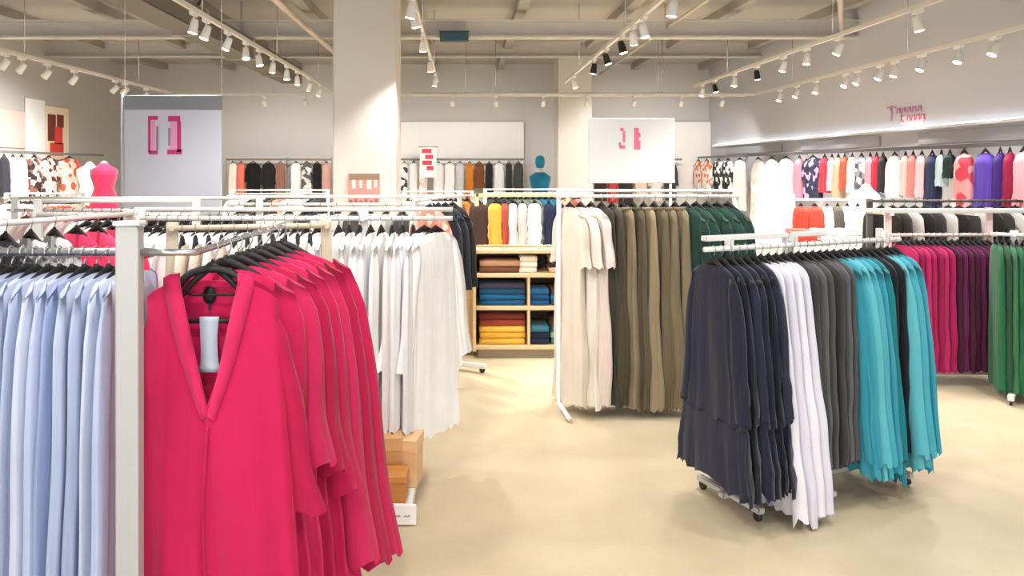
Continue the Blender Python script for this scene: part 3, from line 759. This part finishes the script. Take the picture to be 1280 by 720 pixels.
B('divider', xd - .012, xd + .012, 0.005, .42, zs[0] + .035, zs[2])
B('back_panel', x0, x1, .42, .44, zs[0], zs[3], wood(96, 72, 52))
for xx in (x0 + .01, x1 - .01): B('upright', xx - .02, xx + .02, .2, .24, zs[3] + .035, PZ(243, SY), MAPLE)
B('hanging_bar', x0, x1, .2, .24, PZ(243, SY) - .03, PZ(243, SY))
MB().box(x0 - ox - .34, x0 - ox - .03, .1, .44, .06, .88, .005).build('side_cupboard', wood(214, 180, 132), t)
MB().box(x0 - ox - .32, x0 - ox - .05, .094, .1, .12, .82, .002).build('cupboard_door', wood(206, 170, 122), t)
def folded(label, x, y, z, w, d, h, m, group, rz=0):
    b = MB(); n = 10
    prof = [(-d / 2 + h * .2, 0), (-d / 2, h * .25), (-d / 2, h * .75), (-d / 2 + h * .2, h), (0, h * 1.05), (d / 2, h), (d / 2, h * .56), (-d / 2 + h * .5, h * .52), (-d / 2 + h * .5, h * .48), (d / 2, h * .44), (d / 2, 0)]
    for k in range(n + 1):
        xx = -w / 2 + w * k / n; e = 1 - .06 * (abs(k / n - .5) * 2) ** 4
        for (a, c) in prof: b.v.append((xx, a * e, c * (1 - .1 * (abs(k / n - .5) * 2) ** 6) + .002 * math.sin(7 * k)* (c > h * .5)))
    q = len(prof)
    for k in range(n):
        for i in range(q): A = k * q + i; C = k * q + (i + 1) % q; b.f.append((A, C, C + q, A + q))
    b.f.append(tuple(range(q))[::-1]); b.f.append(tuple(n * q + i for i in range(q)))
    o = b.build('folded_garment', m, None, (x, y, z), rz); return tag(o, label, 'folded clothes', group)
def stack(cx, z, cols, w, where, names, gh=.042, y=SY + .2):
    for k, (c, nm) in enumerate(zip(cols, names)):
        folded('folded %s garment, %s from the bottom %s' % (nm, ORD[k + 1], where), cx, y, z + .0355 + k * (gh * 1.06 + .001), w, .34, gh, cloth(*c), 'folded clothes in the maple shelf unit', random.Random(k * 7 + int(cx * 50)).uniform(-.04, .04))
zb, zm, zt = zs[0], zs[1], zs[2]
wl = xd - x0 - .06
stack((x0 + xd) / 2, zb, [(232, 178, 66), (226, 170, 60), (238, 186, 76), (150, 60, 40), (110, 40, 34)], wl, 'in the bottom left bay', ['mustard', 'mustard', 'mustard', 'rust', 'maroon'], .05)
stack(xd + .10, zb, [(28, 36, 62), (24, 30, 52), (50, 110, 130)], .16, 'at the left of the bottom right bay', ['navy', 'navy', 'teal'], .05)
stack(xd + .28, zb, [(60, 130, 132), (120, 170, 160), (40, 100, 124), (84, 60, 56)], .16, 'at the right of the bottom right bay', ['green-blue', 'pale green', 'teal', 'brown'], .05)
stack((x0 + xd) / 2, zm, [(20, 84, 124), (24, 92, 134), (18, 76, 110), (60, 62, 78)], wl, 'in the middle left bay', ['blue', 'blue', 'blue', 'slate'], .045)
stack(xd + .10, zm, [(22, 80, 128), (18, 72, 116), (30, 96, 140)], .16, 'at the left of the middle right bay', ['blue', 'blue', 'blue'], .045)
stack(xd + .28, zm, [(24, 86, 132), (34, 100, 144), (90, 66, 50)], .16, 'at the right of the middle right bay', ['blue', 'blue', 'brown'], .045)
stack((x0 + xd) / 2 - .02, zt, [(110, 70, 50), (186, 140, 104)], wl * .9, 'in the top left bay', ['brown', 'tan'], .05)
stack(xd + .0, zt, [(236, 226, 206), (240, 232, 214), (232, 220, 200)], .15, 'beside the divider in the top bay', ['cream', 'cream', 'cream'], .045)
stack(xd + .28, zt, [(222, 178, 150), (54, 40, 38), (214, 170, 146)], .20, 'at the right of the top bay', ['peach', 'black', 'peach'], .045)
# garments on the maple unit's hanging bar (between bar and top shelf)
GZ = PZ(243, SY) - .015
hb = dict(L=.47, W=.17, Wh=.17, T0=.03, T1=.034, neck=.06, slope=.25, folds=3, amp=.004, ruf=.003)
def one(px, w, L, colr, label, short, Y=SY + .22, zr=None, name='top', rz=0.0, cat='top', hk='black', kw=None, x=None, y=None, group=None, T=.03):
    m = colr if not isinstance(colr, tuple) else cloth(*colr)
    sp = dict(key='one%s%d%d%d' % (short, int(w * 1000), int(L * 1000), int(T * 1000)), name=name, cat=cat, mat=m, variants=2, body=dict(L=L, W=w / 2, Wh=w / 2 * 1.08, T0=T, T1=T * 1.15, neck=w * .16, slope=.25, folds=4, amp=.005, ruf=.006))
    if w > .26 and L < .9: sp['sleeve'] = dict(Ls=min(.3 + .25 * ((int(w * 1000) * 7) % 10) / 10, L * .8), W=w / 2 * .94, zsh=-.10, r0=.045, r1=.04, ry=T * .8, out=.035)
    if w > .26 and L < .9: sp['body']['W'] = w / 2 * .86; sp['body']['Wh'] = w / 2 * .9
    if kw: sp['body'].update(kw)
    X = PX(px, Y) if x is None else x; YY = Y if y is None else y
    return make(sp, (X, YY, GZ if zr is None else zr), rz, label, group, int(abs(px)))
for px, w, c, lb in ((598, .17, (66, 44, 38), 'dark brown'), (619, .13, (226, 164, 66), 'mustard'), (631, .07, (170, 78, 60), 'rust'), (641, .08, (232, 214, 208), 'pale pink'), (653, .08, (216, 198, 194), 'dusty rose'), (668, .12, (246, 244, 240), 'bright white'), (686, .10, (34, 40, 66), 'navy'), (699, .10, (24, 40, 70), 'deep blue'), (711, .07, (196, 60, 80), 'red')):
    one(px, w, .44, c, '%s top hanging on the bar of the maple shelf unit' % lb, lb, name='hanging_garment', zr=GZ)
    hanger_scale = w / .36 * .9
    h = hanger((PX(px, SY + .22), SY + .22, GZ), 0, 'black hanger of the %s top on the maple unit' % lb, 'black', False); h.scale = (hanger_scale, 1, 1)
# jackets left of the unit
hrack('white rail rack of dark jackets left of the maple unit', (PX(525, 5.6), 5.35), (PX(580, 5.9), 6.05), 1.42, WHITE, top=1.45, footlen=.4)
row((PX(532, 5.4), 5.42), (PX(570, 5.8), 5.95), 1.42, [(1, jack('pe', 'coral patterned jacket', 'coral jacket', printed([(240, 150, 130), (246, 190, 176), (232, 120, 100)], 18), L=.6, W=.17)), (2, jack('nvj', 'dark navy jacket', 'navy jacket', cloth(28, 30, 42), L=.68, W=.18)), (1, jack('bkj', 'black coat with a pale hem', 'black coat', cloth(22, 20, 22), L=.62, W=.17))], -1, 'left of the maple unit', 'jackets left of the maple unit', seed=21, turn=-.35, order='from the front')

# ------------------------------------------------------------------ SIGN BANNERS
def banner(label, px0, px1, y0, y1, Y, face, bandc, strokes, markm, post_to=None):
    x0, x1 = PX(px0, Y), PX(px1, Y); z1, z0 = PZ(y0, Y), PZ(y1, Y); cx = (x0 + x1) / 2
    t = thing('hanging_sign', label, 'sign', (cx, Y, z0)); w = (x1 - x0) / 2; h = z1 - z0
    MB().box(-w, w, -.012, .012, 0, h, .004).build('sign_board', face, t)
    if bandc: MB().box(-w - .002, w + .002, -.016, .016, h - .0, h + .135 * (h + .0) , .004).build('header_band', bandc, t)
    mid = sum(s_[0] for s_ in strokes) / len(strokes)
    for lo in (True, False):
        m = MB()
        for (a, b, c, d) in strokes:
            if (a < mid) == lo: m.box(PX(a, Y) - cx, PX(b, Y) - cx, -.015, -.0115, PZ(d, Y) - z0, PZ(c, Y) - z0)
        m.build('printed_mark', markm, t)
    return t, w, h, z0, cx
MAG = plain(196, 36, 110, .5); PNK = plain(236, 120, 150, .5); LP = plain(232, 150, 190, .5)
t, w_, h_, z_, cx_ = banner('large pale grey banner with grey header and pink block print', 156, 277, 137, 268, 6.2, plain(200, 202, 214, .6), plain(132, 136, 140, .6),
    [(186, 198, 145, 150), (186, 189, 150, 191), (187, 198, 188, 193), (211, 226, 145, 152), (222, 227, 152, 190), (210, 228, 187, 193)], MAG)
for (a, b, c, d) in [(190, 195, 151, 187), (214, 221, 153, 186)]: MB().box(PX(a, 6.2) - cx_, PX(b, 6.2) - cx_, -.0145, -.0115, PZ(d, 6.2) - z_, PZ(c, 6.2) - z_).build('printed_fill', LP, t)
m = MB()
for (a, b, c, d) in [(196, 199, 158, 188), (211, 214, 160, 182)]: m.box(PX(a, 6.2) - cx_, PX(b, 6.2) - cx_, -.0145, -.0115, PZ(d, 6.2) - z_, PZ(c, 6.2) - z_)
m.build('printed_shadow', plain(150, 128, 156, .5), t)
MB().tube([(-w_ - .02, 0, -z_ + .02), (-w_ - .02, 0, h_ + .14)], .012, 8).build('stand_pole', plain(190, 190, 192, .4), t)
MB().tube([(w_ - .02, .03, -z_ + .02), (w_ - .02, .03, h_ * .8)], .012, 8).build('stand_pole', plain(190, 190, 192, .4), t)
MB().box(-w_ - .1, w_ + .1, -.15, .15, -z_, -z_ + .02, .004).build('stand_base', WHITE, t)
for sx in (-w_, w_): MB().tube([(sx, 0, h_ + .14), (sx, 0, ZC - z_)], .003, 5).build('hanging_wire', CHROME, t)
t, w_, h_, z_, cx_ = banner('white sign with two small pink marks above the khaki rack', 735, 843, 148, 224, 5.6, plain(238, 237, 235, .6), None,
    [(775, 779, 160, 164), (778, 781, 164, 178), (774, 781, 182, 186), (773, 776, 178, 183), (792, 798, 160, 187), (798, 800, 166, 172), (798, 800, 176, 187)], PNK)
for sx in (-w_ + .03, w_ - .03): MB().tube([(sx, 0, -z_ + .03), (sx, 0, 0)], .010, 8).build('stand_pole', WHITE, t)
MB().box(-w_, w_, -.15, .15, -z_, -z_ + .03, .006).build('stand_base', WHITE, t)
MB().box(-w_, w_, -.02, .02, -.03, .0, .004).build('sign_rail', WHITE, t)
# column notice
t = thing('wall_notice', 'small pink and tan poster on the front column', 'poster', (PX(455, 7.98), 7.985, PZ(256, 7.98)))
hh = PZ(217, 7.98) - PZ(256, 7.98)
MB().box(-.17, .17, -.006, .006, 0, hh).build('poster_sheet', plain(206, 140, 134, .6), t)
MB().box(-.155, .165, -.009, -.006, hh * .8, hh).build('poster_header', plain(140, 116, 94, .6), t)
m = MB()
for k, (a, z, w2) in enumerate(((-.13, .52, .04), (-.05, .55, .03), (.03, .5, .05), (.11, .56, .03))): m.box(a, a + w2, -.009, -.006, hh * z, hh * .8)
m.build('poster_figures', plain(226, 206, 196, .6), t)
m = MB()
for k in range(6): m.box(-.16 + .055 * k, -.125 + .055 * k, -.009, -.006, hh * .05, hh * (.15 + .05 * (k % 2)))
m.build('poster_print', plain(150, 96, 88, .6), t)

# left wall white panel and posters (on the left wall, facing into the room)
def lwall_poster(name, label, pxa, pxb, y0, y1, m, depth=.03, cat='poster'):
    X = XL + .01
    ya, yb = yat(pxa, X), yat(pxb, X); ym = (ya + yb) / 2
    z0, z1 = PZ(y1, ym), PZ(y0, ym)
    t = thing(name, label, cat, (X, ym, z0)); 
    MB().box(0, depth, -(yb - ya) / 2, (yb - ya) / 2, 0, z1 - z0, .004).build('panel', m, t)
    return t, (yb - ya) / 2, z1 - z0, depth
lwall_poster('wall_poster', 'large pale pink poster on the left wall at the picture edge', -40, 30, 136, 184, plain(240, 200, 192, .6))
t, hy, hz, dp_ = lwall_poster('wall_poster', 'cream poster with a red figure print on the left wall', 56, 84, 134, 200, plain(244, 232, 206, .6))
m = MB(); m.box(dp_, dp_ + .005, -hy * .7, hy * .5, hz * .08, hz * .32); m.box(dp_, dp_ + .005, -hy * .3, hy * .4, hz * .3, hz * .62); m.build('red_print', plain(226, 64, 54, .6), t)
m = MB(); m.box(dp_, dp_ + .004, -hy * .9, -hy * .2, hz * .35, hz * .85); m.box(dp_, dp_ + .006, -hy * .1, hy * .5, hz * .62, hz * .86); m.build('dark_print', plain(120, 50, 40, .6), t)
lwall_poster('wall_panel', 'bright white panel between the posters on the left wall', 31, 55, 124, 204, plain(250, 250, 248, .5), .02, 'panel')

# ------------------------------------------------------------------ RIGHT WALL rail, light strip, lettering and garments
t = thing('wall_rail', 'long dark hanging rail along the right wall', 'wall rail', (XR - .36, 6.2, 1.87))
MB().box(-.02, .02, 0, 9.4, -.02, .02, .003).build('rail_bar', plain(92, 90, 92, .4), t)
for k in range(8): MB().box(.0, .36, .4 + 1.2 * k, .43 + 1.2 * k, -.015, .015).build('wall_bracket', plain(120, 118, 118, .4), t)
t = thing('light_cove', 'long glowing light cove along the right wall above the rail', 'light cove', (XR, 6.0, 2.09))
MB().box(-.08, -.001, 0, 9.6, 0, .03, .004).build('cove_shelf', plain(236, 236, 238, .5), t)
MB().box(-.07, -.02, .05, 9.55, .03, .042).build('light_strip', emis(250, 250, 255, 2.2), t)
t = thing('wall_lettering', 'small pink script lettering on the right wall', 'lettering', (XR - .01, yat(1133, XR), 2.2))
Yw = yat(1133, XR); k_ = Yw / F
m = MB()
def L3(pts): m.tube([(0, -(p[0] - 1133) * k_ * 1.75, (152 - p[1]) * k_ - .02) for p in pts], .010, 6)
L3([(1110, 129), (1116, 128), (1121, 130)]); L3([(1115, 129), (1116, 138), (1115, 147)])
for q in range(5):
    x = 1122 + q * 6.2; L3([(x, 138), (x + 1, 132), (x + 3.5, 132), (x + 4.5, 138)])
m.build('script_letters', plain(196, 130, 172, .5), t)
m = MB(); 
L3([(1128, 140), (1128, 148), (1131, 149)])
for q in range(4):
    x = 1135 + q * 5.2; L3([(x, 148), (x + 1, 143), (x + 3.5, 143), (x + 4, 149)])
m.build('script_subtitle', plain(220, 110, 140, .5), t)
MB().box(.0, .006, -.34, .10, -.03, .07).build('letter_backing', plain(232, 222, 228, .6), t)

WR = XR - .36
wg = [ # px0, px1, ytop, ybottom, colour, description
 (860, 868, 203, 228, (240, 238, 236), 'bright white'), (868, 889, 205, 240, printed([(240, 238, 234), (236, 110, 70), (244, 236, 228)], 14), 'white and orange'),
 (893, 916, 203, 240, printed([(30, 34, 34), (232, 232, 232), (60, 70, 70)], 12), 'black and white print'), (918, 932, 203, 262, (236, 222, 220), 'blush'),
 (940, 992, 207, 288, printed([(222, 220, 220), (228, 226, 226), (222, 204, 202)], 9), 'long white'), (995, 1004, 202, 250, (226, 128, 150), 'rose pink'),
 (1005, 1028, 200, 248, printed([(30, 30, 58), (40, 42, 72), (170, 150, 180)], 12), 'navy flower print'), (1026, 1036, 198, 240, (206, 40, 60), 'crimson'),
 (1036, 1044, 200, 238, (240, 170, 180), 'pale pink'), (1044, 1052, 200, 250, (190, 160, 130), 'beige'), (1052, 1060, 196, 236, (226, 74, 48), 'orange red'),
 (1061, 1070, 198, 240, (242, 236, 232), 'ivory'), (1071, 1083, 196, 236, printed([(80, 80, 88), (216, 200, 206), (140, 138, 146)], 14), 'grey print'), (1084, 1092, 200, 238, (240, 150, 164), 'candy pink'),
 (1092, 1100, 200, 240, (214, 34, 62), 'bright red'), (1100, 1108, 194, 240, (38, 34, 38), 'black'), (1110, 1127, 192, 246, (234, 228, 226), 'light grey'),
 (1128, 1136, 196, 244, (226, 190, 186), 'dusty pink'), (1137, 1146, 200, 246, (214, 130, 124), 'salmon'), (1147, 1158, 196, 246, (238, 196, 204), 'blush pink'),
 (1159, 1172, 194, 260, (38, 46, 78), 'dark navy'), (1173, 1181, 196, 232, (196, 220, 228), 'ice blue'), (1182, 1193, 194, 222, (28, 44, 44), 'dark green'),
 (1195, 1216, 190, 268, printed([(240, 170, 172), (236, 150, 152), (244, 214, 208), (206, 60, 80)], 7), 'coral and pink print'),
 (1220, 1244, 190, 268, (84, 58, 160), 'violet'), (1245, 1256, 190, 268, (60, 30, 110), 'deep purple'), (1257, 1268, 188, 262, (140, 20, 62), 'wine red'), (1269, 1290, 188, 262, (240, 160, 168), 'light coral')]
for k, (a, b, y0, y1, c, d) in enumerate(wg):
    ya, yb = WR * F / (b - CX), WR * F / (a - CX); ym = (ya + yb) / 2; w = yb - ya
    L = 1.87 - PZ(y1, ym)
    n = max(1, round(w / .62)); ww = min(w / n * .98, .60)
    for q in range(n):
        yy = ya + w * (q + .5) / n
        lab = '%s garment hanging along the right wall rail' % d if n == 1 else '%s garment on the right wall rail, %s of %s alike from the back' % (d, ORD[n - q], {2: 'two', 3: 'three', 4: 'four', 5: 'five'}[n]); lab = lab if len(lab.split()) < 17 else lab.replace(' garment on', ' top on').replace('the right wall', 'right wall').replace(' alike', '')
        sp = one(0, ww, L, c, lab, 'rw%d' % k, x=WR, y=yy, zr=1.865, rz=PI / 2, name='hanging_garment', T=.05 if L > .6 else .04)
        h = hanger((WR, yy, 1.875), PI / 2, 'small hanger of the %s garment on the right wall rail' % d, 'black', False, 'hangers on the right wall rail'); h.scale = (ww / .36 * .9, 1, 1)
# ------------------------------------------------------------------ BACK WALL rail and garments
BR = 15.55
for nm, a, b in (('left of the front column', 283, 414), ('right of the front column', 497, 655), ('right of the back column', 742, 852)):
    t = thing('wall_rail', 'dark hanging rail on the back wall ' + nm, 'wall rail', (PX(a, BR), BR, 1.83))
    Lw = PX(b, BR) - PX(a, BR)
    MB().box(0, Lw, -.02, .02, -.02, .02, .003).build('rail_bar', plain(110, 106, 104, .4), t)
    for f in (.1, .9): MB().box(Lw * f - .015, Lw * f + .015, .0, .35, -.015, .015).build('wall_bracket', plain(120, 118, 118, .4), t)
bg = [(286, 296, 250, (238, 226, 220), 'pale'), (297, 306, 238, (232, 120, 96), 'coral'), (307, 326, 232, (24, 22, 24), 'black'), (327, 344, 230, (34, 30, 34), 'charcoal'), (345, 356, 240, (150, 104, 92), 'brown'),
 (364, 376, 234, (240, 238, 234), 'white'), (377, 390, 240, printed([(206, 204, 200), (230, 226, 220), (90, 90, 90)], 12), 'grey print'), (391, 402, 228, (28, 26, 30), 'jet black'), (403, 413, 244, (206, 160, 150), 'dusty rose'),
 (500, 510, 250, printed([(240, 238, 236), (60, 60, 64), (226, 224, 222)], 12), 'black dotted white'), (512, 522, 244, (238, 236, 236), 'white'), (524, 534, 250, printed([(236, 200, 196), (246, 240, 238)], 10), 'pink dotted'), (542, 554, 248, (236, 234, 234), 'ivory'),
 (556, 568, 252, (242, 240, 240), 'snow white'), (570, 580, 236, (196, 196, 198), 'light grey'), (582, 592, 236, (200, 120, 40), 'amber'), (593, 605, 230, (120, 70, 40), 'brown'), (607, 616, 236, (40, 38, 40), 'black'),
 (618, 630, 246, (232, 234, 238), 'bluish white'), (632, 640, 240, (52, 56, 56), 'charcoal'), (642, 654, 236, (70, 74, 72), 'slate'), (744, 758, 240, (60, 40, 40), 'dark brown'), (760, 772, 238, (190, 60, 60), 'red'), (774, 790, 240, (50, 48, 50), 'soft black'), (792, 810, 240, (230, 200, 180), 'beige'), (812, 828, 240, (222, 216, 210), 'cream'), (830, 846, 236, (60, 60, 62), 'charcoal')]
for k, (a, b, y1, c, d) in enumerate(bg):
    nm = 'left of the front column' if b < 416 else ('between the two columns' if b < 700 else 'right of the back column')
    w = PX(b, BR) - PX(a, BR); L = (1.83 - PZ(y1, BR)) * (1.15 + .12 * (k % 4))
    one((a + b) / 2, w, L, c, '%s garment on the back wall rail %s' % (d, nm), 'bw%d' % k, Y=BR, zr=1.825, name='hanging_garment', T=.06)
    h = hanger((PX((a + b) / 2, BR), BR, 1.835), 0, 'small hanger of the %s garment on the back wall %s' % (d, nm), 'black', False, 'hangers on the back wall'); h.scale = (w / .36 * .9, 1, 1)
# red print banner on the back wall
t = thing('wall_poster', 'small red and white vertical banner on the back wall', 'poster', (PX(537, 15.85), 15.2, PZ(222, 15.2)))
MB().box(-.17, .17, -.01, .01, 0, .62, .003).build('banner_sheet', plain(244, 236, 234, .6), t)
m = MB()
for z, w2, xx in ((.5, .1, -.03), (.38, .08, .02), (.26, .1, -.02), (.15, .07, .04)): m.box(xx - w2, xx + w2, -.014, -.01, z, z + .09)
m.build('banner_print', plain(222, 50, 84, .6), t)
MB().tube([(-.19, 0, .63), (.19, 0, .63)], .012, 8).build('banner_rod', CHROME, t)
MB().tube([(-.17, 0, .63), (-.17, .78, .63)], .006, 6).build('banner_arm', CHROME, t)
# mannequin torso in blue between the back wall panels
t = thing('mannequin', 'blue-clad torso mannequin between the white back wall panels', 'mannequin', (PX(675, 13), 13, 0))
MB().lathe([(.16, 0), (.15, .02), (.02, .03), (.014, .9)], n=16).build('stand', CHROME, t)
MB().lathe([(.10, .88), (.17, .95), (.16, 1.1), (.125, 1.22), (.17, 1.42), (.18, 1.5), (.07, 1.58), (.05, 1.62), (.05, 1.66)], n=20).build('torso', plain(210, 200, 190, .5), t)
m = MB().lathe([(.19, .9), (.18, .97), (.168, 1.1), (.135, 1.22), (.18, 1.42), (.19, 1.5), (.085, 1.575)], n=20); m.build('blue_top', cloth(30, 120, 160), t)
MB().lathe([(.03, 1.62), (.075, 1.68), (.088, 1.76), (.075, 1.84), (.03, 1.87)], n=16).build('head', cloth(34, 130, 165), t)
# ------------------------------------------------------------------ LEFT WALL rail and garments
LR = XL + .36
t = thing('wall_rail', 'dark hanging rail on the left wall', 'wall rail', (LR, yat(-10, LR), 1.9))
MB().box(-.02, .02, 0, 3.4, -.02, .02, .003).build('rail_bar', plain(120, 118, 118, .4), t)
for k in range(3): MB().box(-.36, .0, .3 + 1.3 * k, .33 + 1.3 * k, -.015, .015).build('wall_bracket', plain(120, 118, 118, .4), t)
lg_ = [(0, 10, 245, (52, 52, 60), 'charcoal'), (11, 21, 252, (240, 240, 242), 'white'), (22, 32, 252, (232, 232, 236), 'off-white'), (35, 50, 250, printed([(60, 40, 36), (232, 190, 186), (244, 232, 226), (140, 96, 84)], 12), 'brown print'),
 (52, 70, 248, printed([(236, 196, 190), (90, 60, 54), (240, 224, 214)], 12), 'peach print'), (72, 100, 248, printed([(244, 232, 222), (226, 96, 70), (238, 214, 200)], 9), 'cream and coral print')]
for k, (a, b, y1, c, d) in enumerate(lg_):
    ya, yb = yat(a, LR), yat(b, LR); ym = (ya + yb) / 2; w = yb - ya; L = 1.9 - PZ(y1, ym)
    one(0, min(w * .95, .6), L, c, '%s garment hanging on the left wall rail' % d, 'lw%d' % k, x=LR, y=ym, zr=1.895, rz=-PI / 2, name='hanging_garment', T=.06)
    h = hanger((LR, ym, 1.905), -PI / 2, 'small hanger of the %s garment on the left wall rail' % d, 'black', False); h.scale = (min(w * .95, .6) / .36 * .9, 1, 1)
# pink dress on stand near the left corner
def bust(label, x, y, m, zt=1.72):
    t = thing('dress_form', label, 'dress form', (x, y, 0))
    MB().lathe([(.15, 0), (.14, .02), (.02, .03), (.014, .95)], n=16).build('stand', CHROME, t)
    MB().lathe([(.12, zt - .75), (.2, zt - .7), (.17, zt - .5), (.13, zt - .38), (.19, zt - .18), (.2, zt - .1), (.08, zt - .03), (.055, zt)], n=24).build('torso', m, t)
    MB().lathe([(.25, zt - 1.05), (.215, zt - .7), (.18, zt - .5), (.14, zt - .38), (.198, zt - .18), (.19, zt - .12)], n=24).build('dress', m, t)
    MB().lathe([(.055, zt), (.05, zt + .02), (.01, zt + .04)], n=16).build('neck_cap', plain(200, 180, 170, .5), t)
bust('crimson dress on a dress form at the left before the back wall', PX(130, 11.5), 11.5, cloth(178, 34, 70))
bust('white dress on a dress form beside the crimson one', PX(112, 12.2), 12.2, cloth(236, 230, 226))
# ------------------------------------------------------------------ MID-GROUND right: table with folded clothes and tops
TY = 7.6
t = thing('display_table', 'white display table behind the navy dress rack', 'table', (PX(1040, TY), TY, 0))
MB().box(-.55, .55, -.3, .3, .82, .86, .006).build('table_top', WHITE, t)
for sx in (-.5, .5):
    for sy in (-.26, .26): MB().box(sx - .02, sx + .02, sy - .02, sy + .02, 0, .82, .003).build('leg', WHITE, t)
hrack('white rail of red and cream tops behind the navy dress rack', (PX(990, 8.2), 8.2), (PX(1100, 8.2), 8.2), 1.30, WHITE, top=1.36)
for px, w, c, d, L in ((1001, .16, (206, 60, 44), 'red', .45), (1018, .2, (226, 64, 48), 'bright orange-red', .42), (1034, .12, (236, 226, 212), 'cream', .5), (1047, .12, (88, 84, 78), 'olive grey', .4), (1059, .12, (240, 234, 222), 'ivory', .5), (1072, .12, (224, 214, 196), 'sand', .5), (1086, .14, (196, 214, 226), 'pale blue', .55)):
    one(px, w, L, c, '%s top on the rail behind the navy dress rack' % d, 'mr' + d, Y=8.2, zr=1.30, name='hanging_garment', T=.05)
    h = hanger((PX(px, 8.2), 8.2, 1.30), 0, 'small hanger of the %s top behind the navy dress rack' % d, 'black', False); h.scale = (w / .36 * .9, 1, 1)
for k, (px, c, nm) in enumerate(((1000, (220, 60, 44), 'red'), (1030, (244, 240, 232), 'white'), (1062, (238, 230, 214), 'cream'), (1086, (206, 220, 230), 'pale blue'))):
    for j in range(3):
        folded('folded %s top, %s from the bottom on the white table' % (nm, ORD[j + 1]), PX(px, TY), TY - .02, .862 + j * .055, .2, .3, .05, cloth(*c), 'folded tops on the white table')
bust('pale blue blouse on a dress form behind the turquoise dresses', PX(1083, 8.9), 8.9, cloth(208, 222, 232), 1.42)
bust('white lace dress on a dress form before the right wall', PX(960, 9.8), 9.8, printed([(224, 222, 222), (218, 208, 206)], 12), 1.5)

# ------------------------------------------------------------------ further racks in the depth of the shop
def mrow(label, pa, pb, Y, z, where, specs, seed, Y2=None):
    Y2 = Y2 or Y
    a = (PX(pa, Y), Y); b = (PX(pb, Y2), Y2)
    hrack(label, a, b, z, WHITE, top=z + .06, second=z + .05)
    row((a[0] + .05, a[1]), (b[0] - .05, b[1]), z, specs, 1 if pb < CX else -1, where, 'tops ' + where, seed=seed, turn=-.6 if pb < CX else .6, near=False, jit=.15)
def ms(key, label, short, mat, L=.7): return dict(ctop, key=key, label=label, short=short, mat=mat, body=dict(ctop['body'], L=L, T0=.035, T1=.045), sleeve=dict(Ls=.45, W=.19, zsh=-.13, r0=.05, r1=.045, ry=.03, out=.04))
cw = [cloth(240, 236, 232), cloth(226, 220, 214), cloth(236, 206, 196)]; cb = [cloth(34, 32, 34), cloth(20, 20, 22), cloth(60, 52, 50)]
cr = [cloth(226, 120, 96), cloth(150, 90, 76), cloth(232, 160, 150)]
mrow('white rack of mixed light tops before the back wall, left of the column', 287, 412, 10.6, 1.28, 'far left of the column', [(4, ms('fa', 'white top', 'white top', cw)), (5, ms('fb', 'black top', 'black top', cb)), (3, ms('fc', 'coral top', 'coral top', cr)), (4, ms('fd', 'ivory top', 'ivory top', cw)), (3, ms('fe', 'dark top', 'dark top', cb))], 31)
mrow('white rack of pale and printed tops before the back wall, right of the column', 502, 592, 10.0, 1.28, 'far right of the column', [(3, ms('ga', 'pale top', 'pale top', cw)), (3, ms('gb', 'black dotted top', 'dotted top', printed([(30, 30, 32), (230, 228, 226)], 14))), (3, ms('gc', 'white top', 'white top', cw)), (3, ms('gd', 'amber top', 'amber top', [cloth(206, 130, 50), cloth(120, 76, 44)]))], 32)
mrow('white rack of peach and brown tops near the left wall', 4, 104, 9.2, 1.28, 'near the left wall', [(4, ms('ha', 'white top', 'white top', cw)), (5, ms('hb', 'brown print top', 'brown print top', printed([(60, 40, 36), (232, 190, 186), (244, 232, 226), (140, 96, 84)], 14))), (5, ms('hc', 'coral print top', 'coral print top', printed([(244, 232, 222), (226, 96, 70), (238, 214, 200)], 12)))], 33)
mrow('white rack of dark and blue tops behind the maple unit', 604, 730, 9.6, 1.32, 'behind the maple unit', [(4, ms('ia', 'slate top', 'slate top', [cloth(60, 66, 66), cloth(40, 42, 44)])), (4, ms('ib', 'grey-green top', 'grey-green top', [cloth(110, 118, 110)])), (3, ms('ic', 'teal top', 'teal top', cloth(30, 110, 140))), (4, ms('id', 'peach top', 'peach top', cr))], 34)
